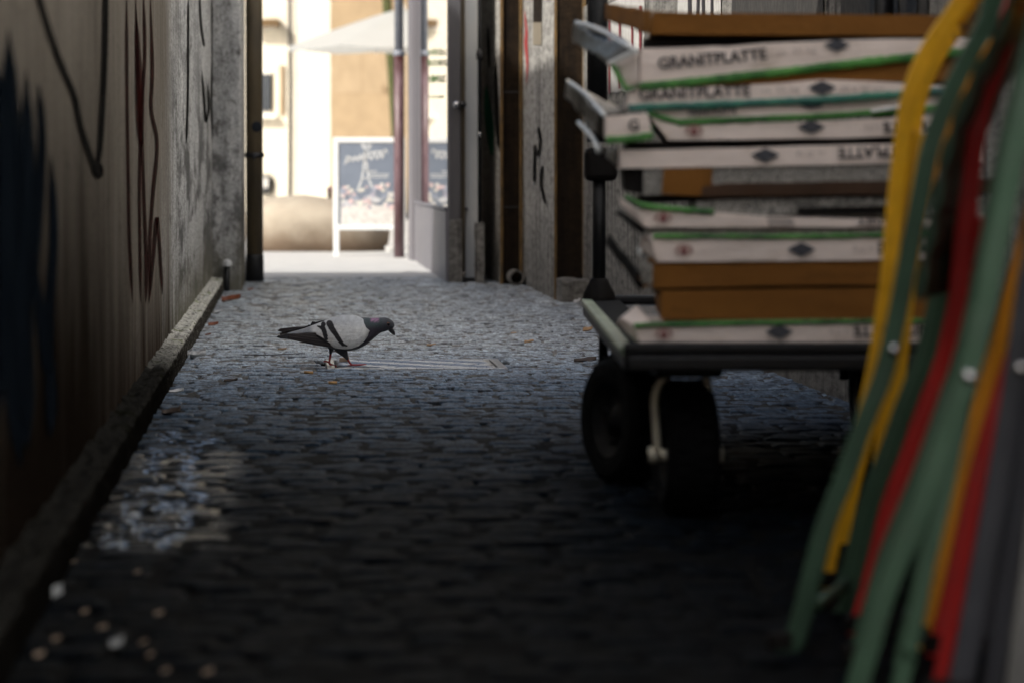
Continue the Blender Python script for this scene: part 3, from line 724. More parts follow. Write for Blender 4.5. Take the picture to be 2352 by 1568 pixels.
for x in (x0+.019, x1-.019):
    mb = MB(); mb.prism([(x-.012, YS+.03, zt-.02), (x+.012, YS+.03, zt-.02), (x+.012, YS+.42, 0), (x-.012, YS+.42, 0)], (0, .015, .0)); mb.build('rear_leg', M['whiteframe'], SB)
t = NT('chalkboard_poster'); p = t.pos(); _, _, pz = t.sep(p)
c = t.ramp(t.noise(p, 6, 3), [(.3, (.15, .18, .235)), (.7, (.19, .225, .285))])
M['poster_navy'] = t.set(Base_Color=c, Roughness=.5)
mb = MB(); mb.box((x0+fw+.001, YS-.004, zb+fw+.001), (x1-fw-.001, YS+.004, zt-fw-.001)); PO = mb.build('poster', M['poster_navy'], SB)
def P_(px, py, o=.006): v = at(px, py, YS); return Vector((v.x, YS-o, v.z))
ink_w = simple('pale_print', (.62, .64, .66), (.5, .52, .54), 30, .6)
def line_on(mb, pts, w, n=30):
    ps = catmull(pts, n); b = len(mb.v)
    for i, (x, y) in enumerate(ps):
        a = ps[max(i-1, 0)]; c = ps[min(i+1, n-1)]; tx, ty = c[0]-a[0], c[1]-a[1]; L = math.hypot(tx, ty) or 1
        mb.v += [P_(x-ty/L*w/2, y+tx/L*w/2), P_(x+ty/L*w/2, y-tx/L*w/2)]
    for i in range(n-1): mb.f.append((b+2*i, b+2*i+1, b+2*i+3, b+2*i+2)); mb.mi.append(0)
mb = MB()
line_on(mb, [(792, 378), (798, 360), (803, 368), (797, 373), (806, 362), (811, 371), (816, 360), (822, 370), (827, 356), (832, 368), (838, 348), (840, 368), (847, 355), (853, 367), (860, 352), (866, 366), (873, 351), (878, 364), (884, 344), (890, 352)], 3.4, 140)
line_on(mb, [(838, 352), (858, 350), (884, 348)], 4)
line_on(mb, [(831, 331), (836, 341), (846, 342), (852, 333)], 4); line_on(mb, [(834, 330), (840, 336), (849, 331)], 3)
for yy, xa_, xb_ in ((394, 845, 866), (401, 848, 893), (407, 850, 892)): line_on(mb, [(xa_, yy), ((xa_+xb_)/2, yy+.5), (xb_, yy)], 2.4)
mb.build('lettering', ink_w, PO)
mb = MB()
line_on(mb, [(836, 372), (833, 400), (828, 420), (820, 440)], 4.5); line_on(mb, [(841, 372), (845, 400), (850, 420), (860, 442)], 4.5); line_on(mb, [(829, 412), (838, 410), (848, 412)], 3); line_on(mb, [(833, 392), (839, 391), (845, 392)], 3); line_on(mb, [(838, 360), (838, 376)], 4)
mb.build('tower_print', ink_w, PO)
pal = [(.70, .68, .66), (.60, .62, .66), (.72, .55, .55), (.44, .43, .52), (.74, .72, .66), (.32, .36, .45)]
pm = [simple('poster_tint', q, None, 30, .6) for q in pal]
mb = MB(); rnd = random.Random(3)
for k in range(70):
    x = rnd.uniform(785, 903); y = rnd.uniform(430, 474) if x < 830 else rnd.uniform(424, 478); r = rnd.uniform(3, 9)
    mb.add([P_(x+r*math.cos(a)*rnd.uniform(.7, 1.1), y+r*.8*math.sin(a), .0065+.00002*k) for a in [i*math.pi/4 for i in range(8)]], [tuple(range(8))], rnd.randrange(6))
mb.build('flower_print', pm, PO)
mb = MB(); mb.quad(P_(783, 468, .0058), P_(924, 476, .0058), P_(924, 516, .0058), P_(783, 516, .0058)); mb.build('table_print', pm[0], PO)

# ------------------------------------------------------------------ bench boulder
bo0 = at(560, 585, 25.6); bo1 = at(896, 585, 25.6); ztop = at(650, 448, 25.6).z
def boulder():
    bm = bmesh.new(); bmesh.ops.create_icosphere(bm, subdivisions=5, radius=1)
    cx, hw = (bo0.x+bo1.x)/2, (bo1.x-bo0.x)/2
    for v in bm.verts:
        s = v.co.copy()
        e = lambda q, k: math.copysign(abs(q)**k, q)
        x = e(s.x, .62); y = e(s.y, .75); z = e(s.z, .62)
        h = ztop/2*(1-.17*smooth(-.3, .9, x)); p = Vector((cx+x*hw, 25.95+y*.42, h*.74+z*h*1.26))
        p += mnoise.noise_vector(p*3)*.018+mnoise.noise_vector(p*9)*.006
        p.z = max(p.z, -.01); v.co = p
    me = bpy.data.meshes.new('boulder'); bm.to_mesh(me); bm.free(); me.materials.append(M['boulder'])
    for f in me.polygons: f.use_smooth = True
    o = bpy.data.objects.new('boulder', me); col.objects.link(o)
    tag(o, 'smooth rounded beige boulder, like a long bench, lying behind the pavement sign', 'boulder')
boulder()
q = at(893, 560, 25.2)
rough_block('stone', (q.x-.02, 25.15, -.02), (q.x+.13, 25.3, .04), M['pave'], 'small pale stone lying between the boulder and the red pipe', 'stone', .02, 6)
q = at(757, 475, 28)
pb = thing('bollard', 'slim black post behind the left edge of the pavement sign', 'bollard', (q.x, 28, 0))
mb = MB(); mb.tube([(q.x, 28, -.01), (q.x, 28, at(757, 440, 28).z)], .016, 12); mb.build('shaft', M['black_boot'], pb, smooth=True)
mb = MB(); zc = at(757, 436, 28).z; mb.lathe((q.x, 28, zc-.02), (0, 0, 1), [(0, 0), (.02, .004), (.022, .02), (.012, .04), (0, .045)], 14); mb.build('cap', M['redpipe'], pb, smooth=True)

# ------------------------------------------------------------------ houses across the square
YH = 50.0
xc = at(760, 300, YH).x
HB = thing('corner_house', 'sunlit house of cream render and peach sandstone blocks across the square', 'building', (xc, YH, 0))
mb = MB(); mb.box((xc, YH, -.02), (xc+16, YH+6, 11)); mb.build('stone_wall', M['peach'], HB)
xl = at(560, 300, 64).x
mb = MB(); mb.prism([(xc-.004, YH+.004, -.02), (xl-3, 67, -.02), (xl-3, 75, -.02), (xc-.004, 75, -.02)], (0, 0, 11)); mb.build('render_wall', M['cream'], HB)
def onface(px, py, off=.0):      # on the receding cream face
    A = Vector((xc-.004, YH+.004)); B = Vector((xl-3, 67)); d = ray(px, py)
    n = Vector((B.y-A.y, -(B.x-A.x))).normalized(); n = n if n.y < 0 else -n
    tt = (A+n*off).dot(n)/(d.x*n.x+d.y*n.y); return CAM+d*tt
def facebox(px0, py0, px1, py1, off, mat, name, parent, d0=.0):
    a = [onface(px0, py1, off), onface(px1, py1, off), onface(px1, py0, off), onface(px0, py0, off)]
    c = [onface(px0, py1, d0), onface(px1, py1, d0), onface(px1, py0, d0), onface(px0, py0, d0)]
    mb = MB(); mb.add(a+c, [(0,1,2,3),(7,6,5,4),(0,4,5,1),(1,5,6,2),(2,6,7,3),(3,7,4,0)]); return mb.build(name, mat, parent)
w = facebox(590, 164, 625, 262, .03, M['white_trim'], 'window', HB); facebox(594, 170, 621, 256, .06, M['darkglass'], 'pane', w, .031)
facebox(570, 262, 634, 272, .16, M['white_trim'], 'sill', w)
facebox(570, 44, 640, 62, .28, M['ochre'], 'cornice', HB); facebox(560, 62, 632, 68, .16, M['white_trim'], 'cornice', HB)
facebox(640, 150, 650, 262, .05, M['peach'], 'window_surround', HB)
mb = MB(); w_ = [onface(667, 440, .09), onface(668, 200, .09), onface(664, -200, .09)]; w_[0].z = 0
mb.tube(w_, .03, 10); mb.build('downspout', M['iron'], HB, smooth=True)
sg = facebox(598, 402, 619, 446, .10, M['iron'], 'wall_plaque', HB); facebox(604, 408, 616, 432, .125, M['poster_w'], 'plaque_print', sg, .101)
# house further left, closing the square
mb = MB(); mb.box((4.6, 26, -.02), (14, 49, 9)); o = mb.build('side_house', M['peach']); tag(o, 'plain sandstone house behind the shopfront on the right', 'building')

# ------------------------------------------------------------------ parasol and tree
YU = 44.0
uc = at(925, 60, YU)
UM = thing('parasol', 'large white canvas parasol open over the square behind the red pipe', 'parasol', (uc.x, YU, 0))
zr, zt_ = at(800, 112, YU).z, at(900, 20, YU).z
mb = MB(); nr = 8; seg = 8; RU = 1.28
b = 0
for j in range(seg+1):
    f = j/seg
    for k in range(nr*4):
        a = 2*math.pi*(k/(nr*4))+.22; kk = (k % 4)/4; sag = 1-.05*math.sin(kk*math.pi)
        r = RU*f*sag*(1.06 if nr else 1)
        z = zt_-(zt_-zr)*f**1.15-.03*math.sin(kk*math.pi)*f
        mb.v.append(Vector((uc.x+r*math.cos(a), YU+r*math.sin(a), z)))
for j in range(seg):
    for k in range(nr*4):
        k2 = (k+1) % (nr*4); mb.f.append((j*nr*4+k, j*nr*4+k2, (j+1)*nr*4+k2, (j+1)*nr*4+k)); mb.mi.append(0)
t = NT('parasol_canvas'); tr = t.n('ShaderNodeBsdfTranslucent'); tr.inputs['Color'].default_value = (.55, .57, .57, 1)
mx = t.n('ShaderNodeMixShader'); mx.inputs[0].default_value = .5
t.set(Base_Color=t.ramp(t.noise(t.pos(), 4, 3), [(.3, (.58, .60, .60)), (.7, (.54, .56, .56))]), Roughness=.9)
t.l(t.p.outputs[0], mx.inputs[1]); t.l(tr.outputs[0], mx.inputs[2]); t.l(mx.outputs[0], t.out.inputs['Surface'])
mb.build('canopy', t.m, UM, smooth=True)
mb = MB(); mb.tube([(uc.x, YU, 0), (uc.x, YU, zt_+.05)], .025, 12); mb.build('pole', M['whiteframe'], UM, smooth=True)
mb = MB()
for k in range(8):
    a = 2*math.pi*k/8+.22; mb.tube([(uc.x+.03*math.cos(a), YU+.03*math.sin(a), zt_-.03), (uc.x+RU*math.cos(a), YU+RU*math.sin(a), zr-.015)], .009, 6)
mb.build('ribs', M['whiteframe'], UM, smooth=True)
mb = MB(); mb.box((uc.x-.3, YU-.3, 0), (uc.x+.3, YU+.3, .07)); mb.build('base', M['iron'], UM, bevel=.02)

YT = 46.2
tb = at(912, 560, YT)
TR = thing('tree', 'leaning tree with moss-green trunk rising behind the white parasol', 'tree', (tb.x, YT, 0))
path = [(tb.x+.05, YT, -.05), (at(914, 330, YT).x, YT, at(905, 330, YT).z), (at(904, 190, YT).x, YT, at(897, 190, YT).z), (at(890, 20, YT).x, YT, at(888, 20, YT).z), (at(880, -150, YT).x, YT+.2, 3.6), (at(868, -300, YT).x, YT+.2, 4.6)]
mb = MB(); mb.tube(catmull(path, 24), [.085-.002*i for i in range(24)], 12); mb.build('trunk', M['moss'], TR, smooth=True)
top = Vector(path[-1]); mb = MB(); rnd = random.Random(5)
for k in range(7):
    a = k*.9; e = top+Vector((1.4*math.cos(a), 1.2*math.sin(a), .5+.9*rnd.random()))
    mb.tube([top+Vector((0, 0, -.7+.1*k)), (top+e)/2+Vector((0, 0, .2)), e], [.05, .035, .012], 6)
mb.build('limb', M['moss'], TR, smooth=True)
mb = MB()
cl = [top+Vector((rnd.gauss(0, 1.1), rnd.gauss(0, .9), rnd.uniform(-1.0, 1.8))) for _ in range(40)]
for k in range(5200):
    c = rnd.choice(cl)+Vector((rnd.gauss(0, .3), rnd.gauss(0, .3), rnd.gauss(0, .24)))
    u = Vector((rnd.gauss(0, 1), rnd.gauss(0, 1), rnd.gauss(0, .6))).normalized(); w = u.orthogonal().normalized()
    s = rnd.uniform(.05, .09); mb.add([c-u*s, c+w*s*.5, c+u*s, c-w*s*.5], [(0,1,2,3)])
mb.build('crown', M['leaf'], TR)

# ------------------------------------------------------------------ cart
YC = 5.62
fl = at(1432, 838, YC); bl = at(1338, 712, 7.85)
zp_t, zp_b = .262, .226
ddir = Vector((bl.x-fl.x, bl.y-fl.y)).normalized(); rdir = Vector((ddir.y, -ddir.x)); rdir = rdir if rdir.x > 0 else -rdir
CL, CW = 2.2, .66
O = Vector((fl.x, YC))
def cp(u, v, z): q = O+rdir*u+ddir*v; return Vector((q.x, q.y, z))
CA = thing('platform_cart', 'black platform cart with pneumatic tyres carrying the stack of flat boxes', 'cart', cp(CW/2, CL/2, 0))
mb = MB(); r_ = .012
mb.prism([cp(.006, .0, zp_b), cp(CW-.006, .0, zp_b), cp(CW, .008, zp_b), cp(CW, CL, zp_b), cp(0, CL, zp_b), cp(0, .008, zp_b)], (0, 0, zp_t-.012-zp_b)); mb.build('platform', M['black_metal'], CA, bevel=.008)
mb = MB()
for u0, u1, v0, v1 in ((.0, CW, .0, .02), (.0, CW, CL-.02, CL), (CW-.02, CW, .0205, CL-.0205)):
    mb.prism([cp(u0, v0, zp_t-.0115), cp(u1, v0, zp_t-.0115), cp(u1, v1, zp_t-.0115), cp(u0, v1, zp_t-.0115)], (0, 0, .018))
mb.build('rim_rail', M['black_metal'], CA, bevel=.005)
mb = MB(); mb.prism([cp(-.004, .02, zp_t-.014), cp(.018, .02, zp_t-.014), cp(.018, CL-.02, zp_t-.014), cp(-.004, CL-.02, zp_t-.014)], (0, 0, .014)); e_ = mb.build('edge_strip', M['palegreen'], CA, bevel=.004)
mb = MB(); mb.prism([cp(.0185, .021, zp_t-.012), cp(.075, .021, zp_t-.012), cp(.075, CL-.021, zp_t-.012), cp(.0185, CL-.021, zp_t-.012)], (0, 0, .010)); mb.build('deck_mat', M['rubber'], CA, bevel=.003)
def wheel(c, axis, R_, w, parent=CA):
    mb = MB(); pr = [(R_*.60, -w*.46), (R_*.72, -w*.50), (R_*.88, -w*.5), (R_*.97, -w*.38), (R_, -w*.15), (R_, w*.15), (R_*.97, w*.38), (R_*.88, w*.5), (R_*.72, w*.50), (R_*.60, w*.46)]
    mb.lathe(c, axis, pr, 48); ax = Vector(axis).normalized(); u = ax.orthogonal().normalized(); w2 = ax.cross(u)
    for k in range(30):                                       # tread blocks
        a = 2*math.pi*k/30; d = u*math.cos(a)+w2*math.sin(a); tt = ax.cross(d)
        for s in (-1, 1):
            o_ = Vector(c)+d*(R_-.002)+ax*s*w*.2+tt*s*.004
            mb.add([o_+ax*i*w*.15+tt*j*.007+d*k_*.005 for k_ in (0, 1) for i, j in ((-1,-1),(1,-1),(1,1),(-1,1))], [(4,5,6,7),(0,1,5,4),(1,2,6,5),(2,3,7,6),(3,0,4,7)])
    wh = mb.build('wheel', M['rubber'], parent, smooth=False)
    mb = MB(); mb.lathe(c, axis, [(0, -w*.30), (R_*.2, -w*.30), (R_*.24, -w*.18), (R_*.46, -w*.18), (R_*.58, -w*.42), (R_*.62, -w*.44), (R_*.62, w*.44), (R_*.58, w*.42), (R_*.46, w*.18), (R_*.24, w*.18), (R_*.2, w*.30), (0, w*.30)], 36)
    mb.build('rim', M['rim'], wh, smooth=True)
    mb = MB()
    for k in range(4):
        a = k*math.pi/2+.4; o_ = Vector(c)+(u*math.cos(a)+w2*math.sin(a))*R_*.36
        for s in (-1, 1): mb.lathe(o_+ax*s*w*.18, ax*s, [(.007, 0), (.007, .006), (0, .008)], 10)
    mb.build('bolt', M['iron'], wh)
    return wh
# front swivel wheel with wire fork
w1 = at(1577, 1040, 5.78); R1 = .1
wheel((w1.x, 5.80, R1+.002), (1, .06, 0), R1, .078)
mb = MB(); fz = at(1545, 1042, 5.76)
pL = [at(1560, 850, 5.77), at(1535, 858, 5.77), at(1512, 885, 5.77), at(1503, 920, 5.77), at(1507, 980, 5.77), at(1511, 1045, 5.77)]
mb.tube(catmull([tuple(p) for p in pL], 20), .0065, 10)
mb.build('fork', M['zinc'], CA, smooth=True)
pR = [at(1616, 850, 5.77), at(1626, 885, 5.77), at(1631, 940, 5.77), at(1638, 1040, 5.77)]
mb = MB(); mb.tube(catmull([tuple(p) for p in pR], 16), .006, 10); mb.build('fork', M['zinc'], CA, smooth=True)
for px, r_b in ((1500, .0125), (1525, .009), (1651, .012), (1630, .008)):
    c = at(px, 1044, 5.755); mb = MB(); mb.lathe(c+Vector((-.008, 0, 0)), (1, 0, 0), [(0, 0), (r_b, .001), (r_b, .014), (0, .016)], 12); mb.build('axle_nut', M['zinc'], CA, smooth=True)
mb = MB(); a = at(1495, 1044, 5.76); b = at(1655, 1044, 5.76); mb.tube([a, b], .005, 8); mb.build('axle', M['iron'], CA)
mb = MB(); c = cp(.1, .16, .0); mb.box((w1.x-.05, 5.74, zp_b-.016), (w1.x+.05, 5.86, zp_b-.0005)); mb.build('swivel_plate', M['black_metal'], CA, bevel=.004)
# the wheel behind it, turned to show its hub
w2_ = at(1437, 965, 6.36)
wheel((w2_.x, 6.38, .107), (-.93, -.36, 0), .105, .075)
mb = MB(); mb.tube([(w2_.x+.06, 6.38, .107), (w2_.x+.07, 6.40, .17), (w2_.x+.02, 6.40, zp_b)], .012, 8); mb.build('bracket', M['black_metal'], CA, smooth=True)
for u, v in ((CW-.09, .2), (CW-.09, .82), (CW-.09, CL-.2), (.09, CL-.2)):
    c = cp(u, v, .107); wheel(c, (rdir.x, rdir.y, 0), .105, .075)
    mb = MB(); mb.tube([c+Vector((-.055, 0, 0)), c+Vector((-.055, 0, .11)), c+Vector((0, 0, .115))], .01, 8); mb.build('bracket', M['black_metal'], CA, smooth=True)
# handle posts at the back, left one in view
ph = at(1376, 690, 7.78)
for du in (0, CW-.08):
    bx_ = ph.x+du*rdir.x; by_ = ph.y+du*rdir.y
    mb = MB(); mb.tube([(bx_, by_, zp_b+.01), (bx_, by_, .56)], .0135, 14); mb.build('handle_post', M['black_metal'], CA, smooth=True)
    mb = MB(); mb.tube([(bx_-.004, by_, .58), (bx_-.004, by_, 1.02)], .021, 14); mb.build('handle_sleeve', M['black_metal'], CA, smooth=True)
    zk = at(1378, 378, 7.78).z
    mb = MB(); mb.box((bx_-.03, by_-.03, zk-.034), (bx_+.036, by_+.03, zk+.034)); mb.build('clamp', M['black_plastic'], CA, bevel=.012)
    mb = MB(); mb.lathe((bx_, by_, zp_t-.0), (0, 0, 1), [(.034, 0), (.032, .012), (.022, .03), (.018, .04), (.014, .042)], 20); mb.build('post_foot', M['black_plastic'], CA, smooth=True)
mb = MB(); mb.tube([(ph.x, ph.y, 1.03), (ph.x+(CW-.08)*rdir.x, ph.y+(CW-.08)*rdir.y, 1.03)], .0135, 14); mb.build('handle_bar', M['black_metal'], CA, smooth=True)

# ------------------------------------------------------------------ flat boxes on the cart
YB = 5.72
FONT = None
def text_mesh(s, name, mat, parent, p0, p1, height, flip=False, bold=.026, Y=None):
    cu = bpy.data.curves.new(name, 'FONT'); cu.body = s; cu.size = 1; cu.offset = bold; cu.extrude = .0; cu.resolution_u = 3
    tmp = bpy.data.objects.new(name, cu); col.objects.link(tmp)
    dg = bpy.context.evaluated_depsgraph_get(); me = bpy.data.meshes.new_from_object(tmp.evaluated_get(dg))
    bpy.data.objects.remove(tmp); bpy.data.curves.remove(cu)
    xs = [v.co.x for v in me.vertices]; ys = [v.co.y for v in me.vertices]
    x0, x1, y0, y1 = min(xs), max(xs), min(ys), max(ys)
    p0 = Vector(p0); d = Vector(p1)-p0; up = Vector((-d.z, 0, d.x)).normalized()*height
    for v in me.vertices:
        u = (v.co.x-x0)/(x1-x0); w = (v.co.y-y0)/(y1-y0)
        if flip: u = 1-u; w = 1-w
        v.co = p0+d*u+up*w
    me.materials.append(mat); o = bpy.data.objects.new(name, me); col.objects.link(o)
    o.parent = parent; o.matrix_parent_inverse = Matrix.Translation(parent.location).inverted(); return o
def slab(name, top, bot, mat, parent, Y=YB, depth=.46, nx=28, amp=.0015, back_dx=.035):
    """flat box: front outline given by its top and bottom edges (photo pixels), run back by depth"""
    xa = max(top[0][0], bot[0][0]); mb = MB()
    x0, x1 = top[0][0], top[-1][0]
    rings = []
    seed = random.uniform(0, 50)
    for jy in range(4):
        yy = Y+depth*jy/3
        for i in range(nx+1):
            f = i/nx
            px = x0+(x1-x0)*f; pb = bot[0][0]+(bot[-1][0]-bot[0][0])*f
            a = at(px, lerp_tab(top, px), Y); c = at(pb, lerp_tab(bot, pb), Y)
            for q in (c, (a*.5+c*.5), a):
                w = Vector((q.x+back_dx*jy/3, yy, q.z))
                n_ = mnoise.noise(Vector((w.x*14, w.z*30, seed+jy)))
                w.y += n_*amp*(1 if jy in (0,) else 0); w.z += n_*amp*.6
                mb.v.append(w)
    S = nx+1
    idx = lambda j, i, k: (j*S+i)*3+k
    for i in range(nx):
        for k in range(2):
            mb.f.append((idx(0,i,k), idx(0,i+1,k), idx(0,i+1,k+1), idx(0,i,k+1))); mb.mi.append(0)
            mb.f.append((idx(3,i,k), idx(3,i,k+1), idx(3,i+1,k+1), idx(3,i+1,k))); mb.mi.append(0)
        for j in range(3):
            mb.f.append((idx(j,i,2), idx(j,i+1,2), idx(j+1,i+1,2), idx(j+1,i,2))); mb.mi.append(0)
            mb.f.append((idx(j,i,0), idx(j+1,i,0), idx(j+1,i+1,0), idx(j,i+1,0))); mb.mi.append(0)
    for j in range(3):
        for k in range(2):
            for i in (0, nx):
                mb.f.append((idx(j,i,k), idx(j,i,k+1), idx(j+1,i,k+1), idx(j+1,i,k))); mb.mi.append(0)
    return mb.build(name, mat, parent, smooth=False)
def edge_strip(pts, w, mat, parent, Y=YB, name='printed_edge', label=None, wob=1.5):
    mb = MB(); n = 60
    x0, x1 = pts[0][0], pts[-1][0]
    for i in range(n+1):
        px = x0+(x1-x0)*i/n; py = lerp_tab(pts, px)
        ww = w*1.3*(1+.25*mnoise.noise(Vector((px*.03, py, 1))))
        py += wob*mnoise.noise(Vector((px*.05, py*.1, 4)))
        a = at(px, py-ww/2, Y-.004); b = at(px, py+ww/2, Y-.004)
        for q, off in ((a, 0), (Vector((a.x, Y-.0065, (a.z+b.z)/2)), 0), (b, 0)): mb.v.append(q)
        mb.v[-3].y = Y-.0035; mb.v[-1].y = Y-.0035
    for i in range(n):
        for k in range(2): mb.f.append((3*i+k, 3*i+k+1, 3*i+3+k+1, 3*i+3+k)); mb.mi.append(0)
    return mb.build(name, mat, parent, smooth=True)
def diamond(parent, x, y, w=66, h=34, Y=YB):
    mb = MB(); pts = []
    for i in range(40):
        a = 2*math.pi*i/40; c, s = math.cos(a), math.sin(a)
        r = 1/(abs(c)+abs(s))**.85
        pts.append(at(x+c*r*w/2, y+s*r*h/2, Y-.0045))
    mb.add(pts, [tuple(range(40))]); mb.build('emblem', M['slate_ink'], parent)
def flame(parent, x, y, Y=YB, r=22):
    mb = MB()
    for k in range(9):                       # fan of thin rays under a dark drop
        a = math.pi*(.08+.84*k/8); c, s = math.cos(a), math.sin(a)
        for r0, r1 in ((.62, 1.0),):
            p = [(x+c*r*r0-s*2, y-s*r*r0*.9+8+c*-2), (x+c*r*r1-s*2.6, y-s*r*r1*.9+8-c*2.6), (x+c*r*r1+s*2.6, y-s*r*r1*.9+8+c*2.6), (x+c*r*r0+s*2, y-s*r*r0*.9+8+c*2)]
            mb.add([at(q[0], q[1], Y-.0045) for q in p], [(0,1,2,3)])
    for sx in (-1, 1): mb.add([at(x+sx*q, y+w, Y-.0046) for q, w in ((21, 2), (16, 10), (6, 14), (8, 10), (15, 6))], [(0,1,2,3,4)])
    mb.build('logo', M['pink_ink'], parent)
    mb = MB(); mb.add([at(x+a, y+b, Y-.0048) for a, b in ((0, -8), (3, -1), (7, 6), (6, 11), (0, 13), (-6, 11), (-7, 6), (-3, -1))], [tuple(range(8))]); mb.build('logo', M['red_ink'], parent)
def flap(pts, mat, parent, name='flap', n=6, amp=.004):
    """creased sheet between four (px, py, depth) corners: front-top, back-top, back-bottom, front-bottom"""
    P = [at(*q) for q in pts]; mb = MB(); s = random.uniform(0, 50)
    for j in range(n+1):
        for i in range(n+1):
            u, v = i/n, j/n
            q = (P[0]*(1-u)+P[1]*u)*(1-v)+(P[3]*(1-u)+P[2]*u)*v
            q = q+mnoise.noise_vector(q*22+Vector((s, 0, 0)))*amp; mb.v.append(q)
    for j in range(n):
        for i in range(n): mb.f.append((j*(n+1)+i, j*(n+1)+i+1, (j+1)*(n+1)+i+1, (j+1)*(n+1)+i)); mb.mi.append(0)
    o = mb.build(name, mat, parent, smooth=True)
    sd = o.modifiers.new('solid', 'SOLIDIFY'); sd.thickness = .002
    return o
def highlight_bead(pts, r, parent):  # white tubes painted as highlights along the creases of the wrap
    mb = MB(); ps = [tuple(at(*q)) for q in pts]; n = len(ps)*6
    rr = [r*.95*(.55+.8*abs(mnoise.noise(Vector((i*.47, r*999, 2))))+.25) for i in range(n)]
    mb.tube(catmull(ps, n), rr, 8); mb.build('wrap_highlight', M['film_highlight'], parent, smooth=True)
def box_thing(label, px, py, cat='box', name='flat_box', group='flat boxes stacked on the cart'):
    q = at(px, py, YB+.2); return thing(name, label, cat, (q.x, YB+.2, q.z), group)
XE = 2190
# 1 brown box on top
b = box_thing('plain brown cardboard box lying topmost on the stack, under the posters', 1830, 82)
slab('carton', [(1500, 27), (1600, 29), (2150, 36), (2260, 36)], [(1494, 78), (1600, 80), (2150, 82), (2260, 82)], M['carton'], b, depth=.42)
flap([(1499, 27, 5.715), (1392, 8, 6.12), (1390, 48, 6.12), (1493, 78, 5.715)], M['carton'], b)
# black filler below it stands for the shaded gap
b2 = box_thing('white GRANITPLATTE box with green lower edge and clear wrap, second from the top', 1830, 180)
slab('carton', [(1472, 112), (1560, 110), (1640, 106), (1660, 108), (1750, 100), (1900, 93), (2060, 90), (2260, 86)], [(1470, 196), (1600, 184), (1800, 162), (2000, 138), (2150, 125), (2260, 114)], M['white_carton'], b2)
slab('gap_filler', [(1478, 88), (1700, 90), (2260, 82)], [(1478, 108), (1700, 98), (2260, 85)], M['black_plastic'], b2, Y=YB+.03, depth=.4)
edge_strip([(1470, 200), (1600, 187), (1800, 165), (2000, 141), (2150, 126), (2240, 116)], 15, M['green_print'], b2)
text_mesh('GRANITPLATTE', 'lettering', M['ink'], b2, at(1513, 160, YB-.0045), at(1762, 137, YB-.0045), .0175)
text_mesh('ca. 25 kg', 'lettering', M['faint_ink'], b2, at(1785, 133, YB-.0045), at(1875, 124, YB-.0045), .011, bold=.0)
diamond(b2, 1922, 104, 62, 28)
flap([(1463, 120, 5.70), (1322, 56, 6.20), (1318, 98, 6.20), (1398, 146, 5.78)], M['grey_carton'], b2, amp=.006)
flap([(1472, 116, 5.715), (1380, 62, 6.2), (1330, 52, 6.3), (1440, 112, 5.80)], M['grey_carton'], b2, amp=.006)
flap([(1415, 148, 5.735), (1463, 122, 5.70), (1466, 196, 5.70), (1438, 205, 5.715)], M['white_carton'], b2, amp=.002)
highlight_bead([(1398, 147, 5.73), (1425, 135, 5.71), (1450, 122, 5.69), (1464, 118, 5.685)], .0042, b2)
highlight_bead([(1464, 116, 5.685), (1440, 105, 5.70), (1405, 84, 5.83), (1360, 62, 5.98), (1325, 54, 6.1)], .004, b2)
mb = MB(); ps = [at(1405, 148, 5.73), at(1420, 176, 5.72), at(1438, 206, 5.71), at(1468, 196, 5.705)]; mb.tube(ps, .004, 8); mb.build('printed_edge', M['green_print'], b2, smooth=True)
# 3 brown box wedged under it on the right
b3 = box_thing('brown cardboard box wedged between the two upper GRANITPLATTE boxes', 2000, 180)
slab('carton', [(1480, 205), (1700, 184), (1900, 161), (2060, 143), (2260, 122)], [(1480, 207), (1700, 195), (1890, 186), (2050, 186), (2260, 186)], M['carton'], b3, Y=YB+.006)
# 4
b4 = box_thing('white GRANITPLATTE box with teal lower edge, third lettered box front from the top', 1830, 240)
slab('carton', [(1444, 212), (1600, 201), (1780, 192), (1890, 184), (2000, 187), (2150, 196), (2260, 204)], [(1442, 246), (1700, 236), (1900, 226), (2150, 210), (2260, 206)], M['white_carton'], b4, Y=YB-.004)
edge_strip([(1442, 248), (1700, 238), (1900, 229), (2150, 210), (2240, 207)], 13, M['teal_print'], b4, Y=YB-.004)
text_mesh('GRANITPLATTE', 'lettering', M['ink'], b4, at(1468, 231, YB-.009), at(1724, 221, YB-.009), .0172)
text_mesh('ca. 25 kg', 'lettering', M['faint_ink'], b4, at(1750, 219, YB-.009), at(1836, 214, YB-.009), .011, bold=.0)
text_mesh('30 x 30 cm', 'lettering', M['faint_ink'], b4, at(1930, 212, YB-.009), at(2030, 210, YB-.009), .009, bold=.0)
diamond(b4, 1888, 202, 66, 32, Y=YB-.004)
# 5 crumpled
b5 = box_thing('crumpled white box with half-hidden lettering, flattened under the teal-edged one', 1800, 265)
slab('carton', [(1500, 252), (1560, 254), (1700, 246), (1900, 236), (2060, 226), (2260, 214)], [(1500, 270), (1560, 274), (1700, 269), (1900, 262), (2060, 252), (2260, 240)], M['white_carton'], b5, Y=YB+.002, amp=.006)
edge_strip([(1486, 256), (1510, 268), (1560, 282), (1700, 276), (1900, 267), (2060, 255), (2240, 243)], 12, M['green_print'], b5, Y=YB+.002)
text_mesh('GRANITPLATTE', 'lettering', M['ink'], b5, at(1580, 266, YB-.004), at(1692, 262, YB-.004), .010)
mb = MB(); mb.add([at(x, y, YB-.0043) for x, y in ((1835, 240), (1895, 236), (1885, 246), (1862, 250), (1850, 248))], [(0,1,2,3,4)]); mb.build('emblem', M['slate_ink'], b5)
highlight_bead([(2000, 256, 5.715), (2040, 250, 5.715), (2070, 247, 5.715)], .003, b5)
